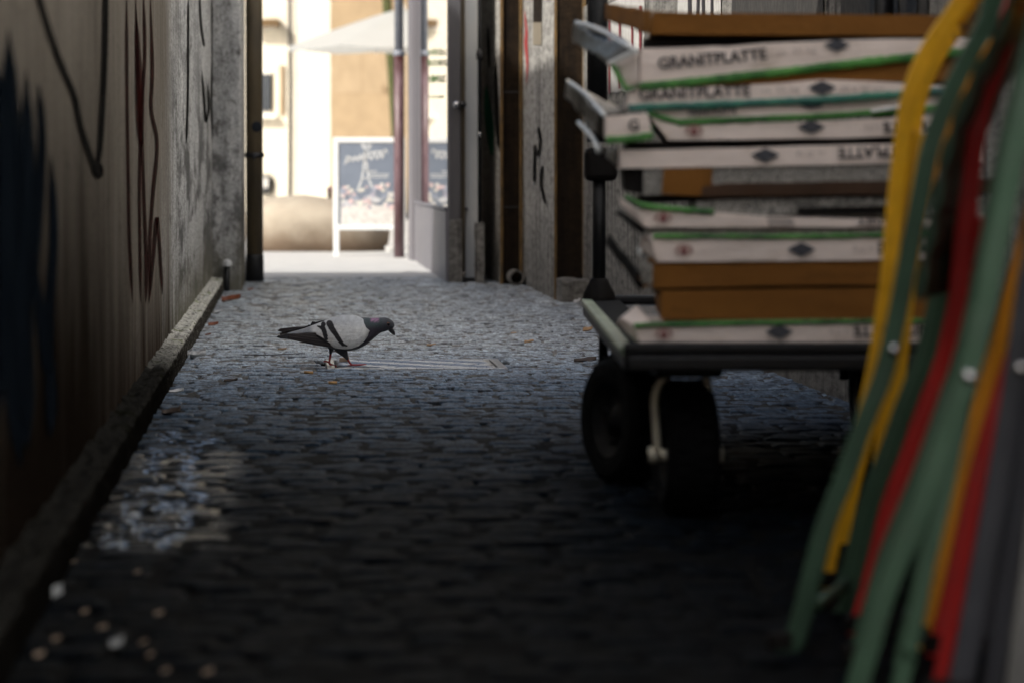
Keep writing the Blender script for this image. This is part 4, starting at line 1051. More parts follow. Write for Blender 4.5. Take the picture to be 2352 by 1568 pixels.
# 6 left end box with G
b6 = box_thing('white box end with one large G and green lower edge, jutting out leftwards', 1450, 330)
slab('carton', [(1390, 268), (1488, 260)], [(1390, 318), (1500, 316)], M['white_carton'], b6, Y=YB-.014, nx=8)
edge_strip([(1392, 322), (1440, 320), (1500, 312)], 13, M['green_print'], b6, Y=YB-.014)
text_mesh('G', 'lettering', M['ink'], b6, at(1444, 301, YB-.019), at(1468, 300, YB-.019), .0165)
flap([(1388, 268, 5.70), (1303, 188, 6.15), (1302, 226, 6.15), (1388, 322, 5.705)], M['grey_carton'], b6, amp=.006)
flap([(1392, 264, 5.72), (1318, 190, 6.2), (1375, 225, 6.25), (1440, 256, 5.78)], M['grey_carton'], b6, amp=.006)
highlight_bead([(1388, 266, 5.69), (1370, 244, 5.78), (1345, 216, 5.92), (1305, 187, 6.1)], .0038, b6)
highlight_bead([(1330, 282, 5.95), (1340, 293, 5.9), (1352, 306, 5.85), (1366, 325, 5.8), (1376, 348, 5.76)], .0042, b6)
# 7 upside-down
b7 = box_thing('white upside-down box with red logo, right below the crumpled box', 1800, 325)
slab('carton', [(1494, 268), (1530, 286), (1600, 287), (1900, 279), (2060, 270), (2260, 258)], [(1535, 322), (1600, 322), (1900, 318), (2060, 314), (2260, 310)], M['white_carton'], b7)
edge_strip([(1488, 262), (1492, 290), (1500, 296)], 8, M['green_print'], b7)
flame(b7, 1594, 298); diamond(b7, 1863, 292, 66, 30)
text_mesh('GRANITPLATTE', 'lettering', M['ink'], b7, at(2028, 306, YB-.0045), at(2270, 300, YB-.0045), .0165, flip=True)
text_mesh('ca. 25 kg', 'lettering', M['faint_ink'], b7, at(1985, 300, YB-.0045), at(2020, 298, YB-.0045), .010, flip=True, bold=0)
b7b = box_thing('black filler slab painted as the shaded gap in the upper half of the stack', 1800, 340, 'slab', 'granite_or_gap_slab')
slab('plate', [(1440, 327), (2260, 312)], [(1440, 343), (2260, 328)], M['black_plastic'], b7b, Y=YB+.012)  # black slab added to darken the gap between the boxes
# 8
b8 = box_thing('white box with dark emblem and inverted PLATTE lettering on bare granite', 1800, 385)
slab('carton', [(1422, 345), (1700, 340), (2060, 330), (2260, 324)], [(1424, 388), (1700, 382), (2060, 376), (2260, 372)], M['white_carton'], b8)
diamond(b8, 1758, 357, 68, 32)
text_mesh('GRANITPLATTE', 'lettering', M['ink'], b8, at(1925, 366, YB-.0045), at(2166, 358, YB-.0045), .0172, flip=True)
text_mesh('ca. 25 kg', 'lettering', M['faint_ink'], b8, at(1830, 362, YB-.0045), at(1895, 360, YB-.0045), .010, flip=True, bold=0)
flap([(1420, 386, 5.715), (1392, 362, 5.86), (1396, 340, 5.9), (1420, 346, 5.715)], M['grey_carton'], b8)
# 9 bare granite with torn cardboard
b9 = box_thing('bare speckled granite plate with a torn brown cardboard patch, under the inverted white box', 1800, 450, 'slab', 'granite_or_gap_slab')
slab('plate', [(1478, 390), (1700, 384), (2060, 378), (2260, 374)], [(1478, 448), (1700, 446), (2260, 446)], M['granite'], b9, Y=YB+.004)
slab('cardboard_patch', [(1524, 388), (1608, 386)], [(1520, 446), (1604, 450)], M['carton'], b9, Y=YB-.002, depth=.01, nx=8)
slab('cardboard_band', [(1612, 430), (1660, 422), (2260, 412)], [(1612, 452), (2260, 444)], simple('dark_brown_card', (.065, .03, .013), (.04, .02, .01), 10, .9), b9, Y=YB-.003, depth=.02)
slab('wrap', [(1430, 386), (1478, 386)], [(1436, 440), (1478, 448)], M['black_plastic'], b9, Y=YB+.01, nx=6)
# 10
b9b = box_thing('second speckled granite plate, poking out of torn packaging above the ragged white box', 1850, 495, 'slab', 'granite_or_gap_slab')
slab('plate', [(1600, 462), (1800, 456), (2260, 450)], [(1600, 496), (1800, 496), (2260, 498)], M['granite'], b9b, Y=YB+.006)
slab('wrap', [(1830, 478), (2010, 474)], [(1830, 494), (2010, 492)], M['black_plastic'], b9b, Y=YB-.001, depth=.01, nx=6)
slab('shadow_card', [(1470, 452), (2260, 446)], [(1470, 470), (1640, 462), (2260, 452)], M['black_plastic'], b9b, Y=YB+.012)  # black slab painting the shade above the granite plate
b10 = box_thing('ragged white box with green upper edge and red logo, its left corner bent up', 1800, 525)
slab('carton', [(1470, 486), (1530, 482), (1600, 484), (1780, 498), (1960, 502), (2260, 506)], [(1478, 522), (1700, 522), (2260, 522)], M['white_carton'], b10)
flap([(1472, 486, 5.716), (1428, 456, 5.75), (1426, 470, 5.75), (1482, 522, 5.716)], M['white_carton'], b10, amp=.002)
edge_strip([(1436, 452), (1470, 470), (1500, 476), (1560, 482), (1640, 487)], 10, M['green_print'], b10)
flame(b10, 1523, 497); text_mesh('GRANIT', 'lettering', M['ink'], b10, at(1968, 516, YB-.0045), at(2100, 516, YB-.0045), .009, flip=True)
mb = MB(); mb.add([at(x, y, YB-.0046) for x, y in ((1762, 500), (1820, 502), (1826, 520), (1766, 522))], [(0,1,2,3)]); mb.build('emblem', M['faint_ink'], b10)
flap([(1488, 524, 5.72), (1420, 484, 5.8), (1412, 492, 5.8), (1476, 540, 5.72)], M['black_plastic'], b10)
b10b = box_thing('thin speckled granite slab edge between the two white boxes with red logos', 1800, 540, 'slab', 'granite_or_gap_slab')
slab('plate', [(1490, 524), (2260, 524)], [(1490, 545), (2260, 538)], M['granite'], b10b, Y=YB+.010)
# 11
b11 = box_thing('white box with bright green upper edge, red logo and dark emblem, above the brown pair', 1800, 600)
slab('carton', [(1490, 548), (1600, 550), (1800, 547), (2260, 540)], [(1510, 602), (1800, 600), (2260, 594)], M['white_carton'], b11)
edge_strip([(1500, 543), (1700, 544), (1850, 544), (2000, 541), (2240, 536)], 9, M['green_print'], b11)
flame(b11, 1571, 572); diamond(b11, 1841, 573, 66, 32)
text_mesh('GRANITPLATTE', 'lettering', M['ink'], b11, at(2016, 582, YB-.0045), at(2260, 576, YB-.0045), .0172, flip=True)
text_mesh('ca. 25 kg', 'lettering', M['faint_ink'], b11, at(1960, 580, YB-.0045), at(2005, 578, YB-.0045), .010, flip=True, bold=0)
flap([(1498, 540, 5.71), (1476, 548, 5.76), (1474, 572, 5.76), (1510, 602, 5.71)], M['white_carton'], b11, amp=.002)
highlight_bead([(1468, 572, 5.77), (1474, 578, 5.76), (1470, 586, 5.76)], .005, b11)
# 12, 13 brown pair
b12 = box_thing('brown cardboard box with a pale torn corner, upper of the brown pair', 1800, 660)
slab('carton', [(1500, 607), (1800, 604), (2260, 598)], [(1498, 662), (1800, 656), (2260, 652)], M['carton'], b12, Y=YB+.003)
flap([(1500, 606, 5.72), (1474, 602, 5.74), (1474, 648, 5.74), (1500, 662, 5.72)], M['granite'], b12, amp=.001)
flap([(1500, 650, 5.718), (1470, 640, 5.75), (1430, 610, 5.95), (1480, 662, 5.73)], M['carton'], b12, amp=.002, name='torn_flap')
b13 = box_thing('plain brown cardboard box, lower of the brown pair', 1800, 730)
slab('carton', [(1516, 668), (1700, 665), (2260, 660)], [(1520, 734), (1800, 734), (2260, 730)], M['carton'], b13, Y=YB+.004)
slab('shadow_card', [(1500, 660), (2260, 652)], [(1500, 668), (2260, 660)], M['black_plastic'], b13, Y=YB+.02)  # black slab painting the shade between the brown pair
# 14
b14 = box_thing('white box with red logo and inverted lettering, lowest of the stack, on the cart deck', 1800, 798)
slab('carton', [(1462, 752), (1700, 746), (2260, 740)], [(1478, 798), (1800, 796), (2260, 790)], M['white_carton'], b14, Y=YB-.002)
edge_strip([(1456, 748), (1700, 742), (2000, 738), (2240, 736)], 9, M['green_print'], b14, Y=YB-.002)
flame(b14, 1525, 764, Y=YB-.002); diamond(b14, 1790, 762, 66, 32, Y=YB-.002)
text_mesh('GRANITPLATTE', 'lettering', M['ink'], b14, at(1960, 774, YB-.0065), at(2205, 768, YB-.0065), .0172, flip=True)
text_mesh('ca. 25 kg', 'lettering', M['faint_ink'], b14, at(1905, 770, YB-.0065), at(1950, 768, YB-.0065), .010, flip=True, bold=0)
flap([(1462, 752, 5.715), (1430, 728, 5.76), (1420, 742, 5.78), (1478, 798, 5.715)], M['white_carton'], b14, amp=.002)
flap([(1430, 728, 5.76), (1462, 700, 5.78), (1496, 742, 5.74), (1462, 752, 5.72)], M['white_carton'], b14, amp=.002)
flap([(1484, 640, 5.74), (1398, 538, 6.0), (1392, 562, 6.0), (1474, 668, 5.74)], M['black_plastic'], b12, amp=.003)

# ------------------------------------------------------------------ folded chairs
def bar(mb, pts, Y, w, th=.008, off=(0, 0), n=60):
    ps = catmull(pts, n); b = len(mb.v); hw = w/2
    P = [at(x, y, Y) for x, y in ps]
    for i, p in enumerate(P):
        tt = (P[min(i+1, n-1)]-P[max(i-1, 0)]).normalized(); nn = Vector((-tt.z, 0, tt.x))
        p = p+Vector((off[0], off[1], 0))
        for s, k in ((-1, -1), (1, -1), (1, 1), (-1, 1)):
            mb.v.append(p+nn*hw*s+Vector((0, th/2*k, 0)))
    for i in range(n-1):
        for k in range(4):
            k2 = (k+1) % 4; mb.f.append((b+4*i+k, b+4*i+k2, b+4*i+4+k2, b+4*i+4+k)); mb.mi.append(0)
    mb.f.append((b, b+1, b+2, b+3)); mb.mi.append(0); e = b+4*(n-1); mb.f.append((e+3, e+2, e+1, e)); mb.mi.append(0)
def px_on(pts, y):
    ps = catmull(pts, 120)
    return min(ps, key=lambda q: abs(q[1]-y))
def chair(label, mat, Y, main, front, off=(.10, .38), w=.0215, pivot=None, seat=(380, 800), rungs=(), wf=None):
    foot = at(*main[-1], Y)
    t_ = thing('folding_chair', label, 'chair', (foot.x+off[0]/2, Y+off[1]/2, 0), 'folded metal chairs leaning at the right')
    for o_ in ((0, 0), off):
        mb = MB(); bar(mb, main, Y, w, off=o_); mb.build('rear_leg', mat, t_, bevel=.002)
        if front:
            o2 = (o_[0]+.0, o_[1]+(.011 if o_ == (0, 0) else -.011))
            mb = MB(); bar(mb, front, Y, wf or w*.78, off=o2); mb.build('front_leg', mat, t_, bevel=.002)
        if pivot:
            p = at(*pivot, Y); mb = MB()
            mb.lathe(p+Vector((o_[0], o_[1]-.003, 0)), (0, -1, 0), [(.0075, 0), (.0075, .003), (.005, .0062), (0, .007)], 16); mb.build('rivet', M['steel'], t_, smooth=True)
    # seat folded flat along the legs: one slatted panel from side to side
    mb = MB(); n = 24; b = 0; d = Vector((off[0], off[1], 0))
    for i in range(n):
        yy = seat[0]+(seat[1]-seat[0])*i/(n-1); x, y = px_on(main, yy); a = at(x+22, y, Y)
        k = .0035 if i % 3 == 2 else 0                           # grooves between the slats
        for q in (a+d*.05+Vector((k, 0, 0)), a+d*.95+Vector((k, 0, 0)), a+d*.95+Vector((.012-k, 0, 0)), a+d*.05+Vector((.012-k, 0, 0))): mb.v.append(q)
    for i in range(n-1):
        for k in range(4): mb.f.append((4*i+k, 4*i+(k+1) % 4, 4*i+4+(k+1) % 4, 4*i+4+k)); mb.mi.append(0)
    mb.f += [(3, 2, 1, 0), (4*n-4, 4*n-3, 4*n-2, 4*n-1)]; mb.mi += [0, 0]
    mb.build('seat', mat, t_)
    mb = MB()
    for yy in (main[0][1]+60, main[0][1]+200):
        x, y = px_on(main, yy); a = at(x, y, Y); d = Vector((off[0], off[1], 0)); h = Vector((-.006, 0, .022)); tx_ = Vector((.003, 0, 0))
        e0 = a+d*.012; e1 = a+d*.988
        mb.add([e0-h-tx_, e1-h-tx_, e1+h-tx_, e0+h-tx_, e0-h+tx_, e1-h+tx_, e1+h+tx_, e0+h+tx_], [(0,1,2,3),(7,6,5,4),(0,4,5,1),(1,5,6,2),(2,6,7,3),(3,7,4,0)])
    mb.build('backrest', mat, t_, bevel=.0015)
    for who, yy in rungs:
        x, y = px_on(front if who == 'f' else main, yy); a = at(x, y, Y); d = Vector((off[0], off[1], 0))
        mb = MB(); mb.tube([a+d*.01, a+d*.99], .006, 10); mb.build('rung', mat, t_, smooth=True)
    for o_ in ((0, 0), off):
        mb = MB(); f = foot+Vector((o_[0], o_[1], 0)); mb.box((f.x-.014, f.y-.007, max(0., f.z-.012)), (f.x+.014, f.y+.007, max(0., f.z-.012)+.02)); mb.build('foot_cap', M['black_plastic'], t_, bevel=.003)
    return t_
mA = [(2520, -480), (2400, -230), (2290, -20), (2262, 60), (2194, 190), (2139, 330), (2112, 460), (2084, 605), (2060, 730), (2030, 856), (1986, 966), (1938, 1099), (1893, 1215), (1850, 1376), (1822, 1470), (1790, 1504)]
fA = [(2142, 330), (2117, 460), (2089, 605), (2065, 730), (2036, 856), (1993, 966), (1946, 1099), (1903, 1215), (1862, 1376), (1836, 1470), (1812, 1504)]
chair('sage green folded chair standing nearest the cart, its front foot leftmost of all', M['ch_green'], 4.13, mA, fA, pivot=(2053, 803), seat=(-60, 690), rungs=(('r', 1420),), off=(.105, .37))
mB = [(2560, -520), (2450, -200), (2395, 80), (2352, 252), (2316, 428), (2280, 605), (2255, 734), (2222, 861), (2180, 977), (2130, 1121), (2086, 1232), (2034, 1354), (1990, 1500), (1950, 1640)]
fB = [(2344, 300), (2302, 500), (2264, 700), (2225, 863), (2192, 1040), (2163, 1171), (2130, 1309), (2102, 1447), (2075, 1560), (2058, 1640)]
chair('sage green folded chair nearest the camera, with a bright steel rivet halfway down its leg', M['ch_green'], 3.66, mB, fB, pivot=(2224, 863), seat=(-420, -60), rungs=(('f', 1500),), off=(.06, .36), w=.022)
mY = [(2440, -420), (2330, -220), (2209, 0), (2150, 86), (2113, 155), (2088, 227), (2076, 302), (2064, 403), (2053, 504), (2042, 630), (2028, 734), (2012, 839), (1988, 950), (1955, 1060), (1925, 1180), (1900, 1300), (1892, 1352)]
fY = [(2098, 300), (2100, 360), (2090, 450), (2080, 560), (2064, 690), (2046, 850), (2024, 1055), (2005, 1188), (1988, 1275), (1975, 1354)]
chair('yellow folded chair standing right in front of the stacked boxes', M['ch_yellow'], 4.75, mY, fY, seat=(-160, 60), off=(.07, .36), rungs=(('f', 1260),))
mR = [(2480, -420), (2400, -180), (2325, 30), (2296, 126), (2262, 230), (2240, 330), (2228, 430), (2214, 529), (2198, 700), (2170, 860), (2112, 1000), (2066, 1132), (2015, 1298), (1966, 1462)]
chair('red folded chair held between the two sage green chairs', M['ch_red'], 4.28, mR, [(2236, 470), (2216, 600), (2194, 760), (2152, 920), (2100, 1060), (2052, 1240), (2000, 1462)], seat=(500, 770), off=(.06, .36), rungs=(('r', 1440),))
mO = [(2520, -420), (2430, -180), (2345, 5), (2278, 111), (2218, 205), (2172, 290), (2137, 380), (2110, 470), (2084, 605), (2060, 730), (2030, 856), (1986, 966), (1938, 1099), (1893, 1215), (1852, 1370), (1850, 1384)]
chair('amber folded chair tucked behind the green chair, beside the red one', M['ch_orange'], 4.62, mO, None, seat=(-200, -80), off=(.062, .34), w=.015)
mO2 = [(2560, -300), (2480, 100), (2400, 440), (2330, 700), (2272, 900), (2238, 1040), (2204, 1170), (2172, 1290), (2130, 1400), (2105, 1490)]
fO2 = [(2360, 560), (2310, 760), (2268, 940), (2250, 1040), (2228, 1200), (2200, 1310), (2178, 1380), (2160, 1490)]
chair('amber folded chair standing at the right behind the nearest green chair', M['ch_orange'], 4.17, mO2, fO2, seat=(-200, 160), off=(.065, .36))
mR2 = [(2640, -200), (2560, 200), (2450, 560), (2370, 800), (2310, 980), (2254, 1180), (2212, 1365), (2172, 1540), (2150, 1618)]
chair('red folded chair low at the right edge, between amber and grey', M['ch_red'], 3.73, mR2, None, seat=(-150, 250), off=(.06, .36))
mG = [(2520, -300), (2440, 200), (2372, 600), (2335, 860), (2307, 1033), (2256, 1309), (2212, 1540), (2196, 1624)]
fG = [(2420, 500), (2380, 800), (2350, 1033), (2318, 1309), (2290, 1540), (2275, 1624)]
chair('dark grey folded chair at the right edge of the photo', M['ch_grey'], 3.71, mG, fG, pivot=(2345, 845), seat=(-200, 150), off=(.1, .36), w=.025)
mG2 = [(2600, -300), (2520, 200), (2452, 600), (2415, 900), (2385, 1200), (2352, 1450), (2330, 1640)]
chair('pale grey folded chair, only its lower leg showing in the bottom right corner', simple('pale_grey_paint', (.10, .10, .10), (.08, .08, .08), 14, .4), 3.66, mG2, None, seat=(400, 760), off=(.1, .36), w=.024)

# ------------------------------------------------------------------ pigeon
YP = 10.33
def pc(cx, cy, dep=0.0):           # close-up pixel of the pigeon -> world; dep in the same pixels, away from the camera
    v = at((950+cx/4.3556)*.63740, (1080+cy/4.3556)*.63740, YP); s = .0001706
    return Vector((v.x, YP+dep*s, v.z))
PG = thing('pigeon', 'grey pigeon with two black wing bars and red feet, walking over the drain cover', 'pigeon', pc(1250, 1045))
# body: one continuous skin from tail root to bill root
spine = [(500, 585, 34, 60), (640, 580, 70, 100), (800, 562, 130, 160), (950, 545, 190, 215), (1100, 535, 245, 262), (1250, 530, 272, 285), (1380, 520, 272, 285), (1500, 497, 244, 262), (1600, 468, 205, 225), (1690, 438, 165, 182), (1770, 412, 132, 148), (1845, 395, 115, 122), (1915, 390, 109, 104), (1970, 402, 92, 86), (2010, 425, 62, 60), (2030, 445, 26, 26)]
def body_color(cx, cy, dep):
    n = mnoise.noise(Vector((cx*.012, cy*.012, dep*.012)))
    g = (.105, .112, .125)                                             # slate body
    def mixc(a, b, t): return tuple(x+(y-x)*t for x, y in zip(a, b))
    c = g
    c = mixc(c, (.42, .42, .42), smooth(1500, 1350, cx)*smooth(420, 330, cy))     # pale saddle
    neck = smooth(1480, 1620, cx)*smooth(1960, 1800, cx)
    c = mixc(c, (.028, .05, .058), neck*.95)                         # dark teal neck
    c = mixc(c, (.045, .03, .05), neck*smooth(380, 480, cy)*.8)
    ph_ = smooth(1660, 1700, cx)*smooth(1830, 1780, cx)*smooth(370, 310, cy)
    if ph_ > 0: c = mixc(c, (.50, .24, .44), ph_*(.55+.45*math.sin(cx*.35+cy*.2)*(1 if n > -.3 else .2)))
    c = mixc(c, (.05, .055, .068), smooth(1830, 1900, cx))
    if cx < 1400: c = mixc(c, (.10, .105, .115), smooth(640, 760, cy))
    f = 1+.25*n+.12*mnoise.noise(Vector((cx*.05, cy*.05, dep*.03)))
    return tuple(max(0, x*f) for x in c)
def loft(name, sp, colf, mat, nst=90, seg=44, parent=PG, dep0=0.):
    ps = catmull(sp, nst); vs, fs, cs = [], [], []
    for i, (x, y, rv, rh) in enumerate(ps):
        a = ps[max(i-1, 0)]; b = ps[min(i+1, nst-1)]; tx, ty = b[0]-a[0], b[1]-a[1]; L = math.hypot(tx, ty) or 1
        nx, ny = -ty/L, tx/L
        for k in range(seg):
            t_ = 2*math.pi*k/seg; c_, s_ = math.cos(t_), math.sin(t_)
            cx = x+nx*rv*c_; cy = y+ny*rv*c_; d = rh*s_
            fl_ = 1+.012*mnoise.noise(Vector((cx*.02, cy*.05, d*.05)))
            cx = x+nx*rv*c_*fl_; cy = y+ny*rv*c_*fl_
            vs.append(pc(cx, cy, d*fl_+dep0)); cs.append(colf(cx, cy, d))
    for i in range(nst-1):
        for k in range(seg):
            k2 = (k+1) % seg; fs.append((i*seg+k, i*seg+k2, (i+1)*seg+k2, (i+1)*seg+k))
    fs.append(tuple(range(seg))); fs.append(tuple((nst-1)*seg+k for k in range(seg-1, -1, -1)))
    return vmesh(name, vs, fs, cs, mat, parent)
def vmesh(name, vs, fs, cs, mat, parent, solid=0):
    me = bpy.data.meshes.new(name); me.from_pydata([tuple(v) for v in vs], [], fs); me.materials.append(mat)
    ca = me.color_attributes.new('tone', 'FLOAT_COLOR', 'POINT')
    for i, c in enumerate(cs): ca.data[i].color = (*c, 1)
    bm = bmesh.new(); bm.from_mesh(me); bmesh.ops.recalc_face_normals(bm, faces=bm.faces); bm.to_mesh(me); bm.free()
    for p in me.polygons: p.use_smooth = True
    o = bpy.data.objects.new(name, me); col.objects.link(o)
    o.parent = parent; o.matrix_parent_inverse = Matrix.Translation(parent.location).inverted()
    if solid: sd = o.modifiers.new('s', 'SOLIDIFY'); sd.thickness = solid; sd.offset = -1
    return o
M['feather'] = mat_vcol('pigeon_feathers', .62, .0008, 420, (.5, 1, 1), .35, Sheen_Weight=.15)
loft('body', spine, body_color, M['feather'])
# wings
low = [(255, 603), (300, 606), (400, 616), (560, 650), (700, 682), (880, 714), (1080, 738), (1180, 752), (1280, 760), (1380, 748), (1480, 712), (1560, 650), (1620, 570), (1655, 480)]
upp = [(255, 570), (300, 552), (370, 529), (640, 452), (800, 392), (980, 322), (1100, 278), (1230, 250), (1350, 243), (1450, 252), (1530, 285), (1590, 340), (1630, 400), (1655, 478)]
dpt = [(255, 30), (420, 62), (600, 118), (800, 190), (950, 250), (1150, 300), (1300, 318), (1420, 310), (1540, 275), (1610, 235), (1655, 200)]
def seg_d(px, py, pts):
    best = 1e9; bw = 1
    for a, b in zip(pts, pts[1:]):
        vx, vy = b[0]-a[0], b[1]-a[1]; t_ = max(0, min(1, ((px-a[0])*vx+(py-a[1])*vy)/(vx*vx+vy*vy)))
        d = math.hypot(px-a[0]-vx*t_, py-a[1]-vy*t_); w = a[2]+(b[2]-a[2])*t_
        if d/w < best: best = d/w
    return best
bar1 = [(1035, 372, 52), (1075, 450, 46), (1140, 545, 38), (1195, 630, 34), (1245, 690, 26), (1300, 708, 14)]
bar2 = [(940, 378, 34), (930, 430, 36), (955, 500, 36), (972, 570, 34), (985, 600, 24)]
bar2b = [(850, 415, 12), (900, 430, 24), (940, 470, 28)]
bar3 = [(830, 548, 12), (900, 600, 28), (960, 640, 30), (1040, 690, 18)]
prim = [(255, 540), (370, 530), (520, 530), (680, 512), (820, 508), (840, 560), (960, 640), (1060, 700), (1120, 745)]
def wing_color(cx, cy):
    n = mnoise.noise(Vector((cx*.014, cy*.02, 3))); n2 = mnoise.noise(Vector((cx*.06, cy*.06, 7)))
    wob = 8*mnoise.noise(Vector((cx*.03, cy*.03, 1)))
    base = (.74, .745, .745); top = (.58, .60, .63)
    t_ = smooth(330, 480, cy); c = tuple(a+(b-a)*t_ for a, b in zip(top, base))
    c = tuple(a*(1-.28*smooth(560, 740, cy)) for a in c)
    t_ = smooth(1560, 1650, cx); c = tuple(a*(1-.45*t_) for a in c)
    t_ = smooth(1150, 950, cx)*smooth(480, 620, cy); c = tuple(a+(b-a)*t_*.6 for a, b in zip(c, (.42, .35, .30)))
    f = 1+.16*n+.10*n2
    f *= 1-.06*smooth(.55, .9, math.sin((cx+cy*.5)*.065+2*n))       # feather scallops
    c = tuple(a*f for a in c)
    if cx < 800:
        c = tuple(a+(b-a)*smooth(800, 700, cx) for a, b in zip(c, (.33+.05*n2, .345+.05*n2, .37+.05*n2)))
    for B in (bar1, bar2, bar2b, bar3):
        d = seg_d(cx+wob, cy+wob*.6, B); t_ = smooth(1.08, .90, d)
        if t_: c = tuple(a+(b-a)*t_ for a, b in zip(c, (.014, .013, .016)))
    if cx < 1120:
        line = lerp_tab(prim, cx); t_ = smooth(line-6, line+6, cy+wob*.4)
        dk = (.048, .040, .039); q = smooth(.4, .9, math.sin(cy*.16-cx*.02)); dk = tuple(a*(.8+.9*q) for a in dk)
        if cx < 400: dk = tuple(a*.5 for a in dk)
        edge = smooth(10, 2, abs(cy-line-2)); dk = tuple(a+(b-a)*edge*.7 for a, b in zip(dk, (.30, .19, .11))) if 400 < cx < 830 else dk
        c = tuple(a+(b-a)*t_ for a, b in zip(c, dk))
    return c
def wing(side):
    NX, NV = 170, 72; vs, fs, cs = [], [], []
    for i in range(NX+1):
        x = 255+(1655-255)*(i/NX); lo, hi = lerp_tab(low, x), lerp_tab(upp, x)
        if side > 0: sh = -46*smooth(1100, 300, x); lo += sh; hi += sh
        D = lerp_tab(dpt, x)
        for j in range(NV+1):
            v = j/NV; cy = lo+(hi-lo)*v; q = (v-.32)/.76
            d = D*math.sqrt(max(.05, 1-q*q)); d *= 1+.02*mnoise.noise(Vector((x*.012, cy*.03, 5)))
            # overlap step of the primaries under the coverts
            if x < 1060: d -= 14*smooth(lerp_tab(prim, x)-4, lerp_tab(prim, x)+6, cy)
            vs.append(pc(x, cy, side*d))
            c = wing_color(x, cy if side < 0 else cy+46*smooth(1100, 300, x))
            if side > 0: c = tuple(a*(1-.9*smooth(1050, 900, x)) for a in c); c = tuple(max(a, b) for a, b in zip(c, (.03, .024, .024)))
            cs.append(c)
    for i in range(NX):
        for j in range(NV): fs.append((i*(NV+1)+j, (i+1)*(NV+1)+j, (i+1)*(NV+1)+j+1, i*(NV+1)+j+1))
    return vmesh('wing', vs, fs, cs, M['feather'], PG, .0012)
wing(-1); wing(1)
# tail fan and the raised tips of the far wing
dark = lambda x, y: tuple(a*(1+.4*mnoise.noise(Vector((x*.02, y*.1, 2)))) for a in ((.05, .05, .056) if x > 330 else (.016, .016, .018)))
def blade(name, pts, d0, d1, colf=dark):
    n = len(pts); vs = [pc(x, y, d0) for x, y in pts]+[pc(x, y, d1) for x, y in pts]
    fs = [tuple(range(n)), tuple(range(2*n-1, n-1, -1))]+[(i, i+n, (i+1) % n+n, (i+1) % n) for i in range(n)]
    o = vmesh(name, vs, fs, [colf(x, y) for x, y in pts]*2, M['feather'], PG)
    for p in o.data.polygons: p.use_smooth = False
    return o
blade('tail', [(205, 578), (230, 562), (420, 545), (700, 545), (900, 570), (900, 690), (700, 676), (520, 640), (380, 612), (270, 604), (215, 594)], -46, 60)
blade('wing_tip', [(218, 486), (262, 456), (480, 432), (690, 424), (760, 440), (560, 500), (330, 522), (240, 500)], 70, 92, lambda x, y: (.036, .026, .026))
blade('wing_tip', [(680, 424), (700, 395), (735, 398), (760, 346), (800, 348), (820, 352), (960, 320), (965, 345), (820, 400), (720, 432)], 66, 84, lambda x, y: (.022, .02, .024))
# head details
mb = MB(); c = pc(1957, 384, -98)
mb.lathe(c, (0.15, -1, 0), [(.0052, -.002), (.0046, .0), (.0046, .0005)], 20); M['eye_ring'] = simple('orange_iris', (.42, .14, .03), (.3, .08, .02), 400, .3); mb.build('eye', [M['eye_ring']], PG, smooth=True)
mb = MB(); mb.lathe(c+Vector((.0001, -.0007, 0)), (.15, -1, 0), [(.0028, -.001), (.0026, .0006), (.0016, .0014), (0, .0017)], 16); mb.build('pupil', simple('eye_black', (.004, .004, .004), None, 50, .05), PG, smooth=True)
mb = MB(); mb.tube(catmull([tuple(pc(*q)) for q in ((1985, 440), (2012, 478), (2036, 512), (2048, 540), (2050, 562))], 14), [.0064, .0062, .0058, .0053, .005, .0047, .0044, .004, .0037, .0033, .0028, .0022, .0015, .0006], 14); mb.build('bill', simple('slate_bill', (.035, .035, .042), (.022, .022, .025), 200, .4), PG, smooth=True)
mb = MB(); mb.tube(catmull([tuple(pc(*q)) for q in ((1978, 468), (2000, 500), (2024, 530), (2036, 548))], 10), [.0045, .0044, .0042, .0038, .0034, .003, .0026, .002, .0014, .0006], 12); mb.build('bill', simple('slate_bill_lower', (.03, .03, .035), (.02, .02, .022), 200, .4), PG, smooth=True)
mb = MB(); mb.tube([pc(2002, 448), pc(2012, 462), pc(2022, 480)], [.0030, .0048, .0024], 12); mb.build('cere', simple('white_cere', (.55, .45, .38), (.42, .34, .3), 200, .7), PG, smooth=True)
# feathered thighs and red legs
thigh = lambda x, y, d: tuple(a*(1+.3*mnoise.noise(Vector((x*.03, y*.03, d*.03)))) for a in (.085, .09, .10))
def thigh_loft(sp, dep): return loft('thigh', sp, thigh, M['feather'], 24, 20, PG, dep)
thigh_loft([(1190, 730, 110, 90), (1240, 800, 78, 64), (1278, 858, 50, 42), (1304, 905, 28, 26), (1325, 940, 15, 15)], -50)
thigh_loft([(1055, 700, 80, 70), (1062, 770, 44, 40), (1056, 815, 28, 26), (1050, 850, 19, 19), (1046, 880, 14, 14)], 60)
M['foot'] = simple('red_scaly_skin', (.55, .05, .05), (.36, .03, .035), 300, .5, .0006, 900)
def leg(pts, dep, toes):
    mb = MB(); s = .0001706
    mb.tube([pc(x, y, dep) for x, y, r in pts], [r*s for x, y, r in pts], 12)
    for T in toes:
        pp = catmull([tuple(pc(x, y, dep+d)) for x, y, d, r in T], 10); rr = [q[0]*s for q in catmull([(r,) for x, y, d, r in T], 10)]
        mb.tube(pp, rr, 8)
    mb.build('leg', M['foot'], PG, smooth=True)
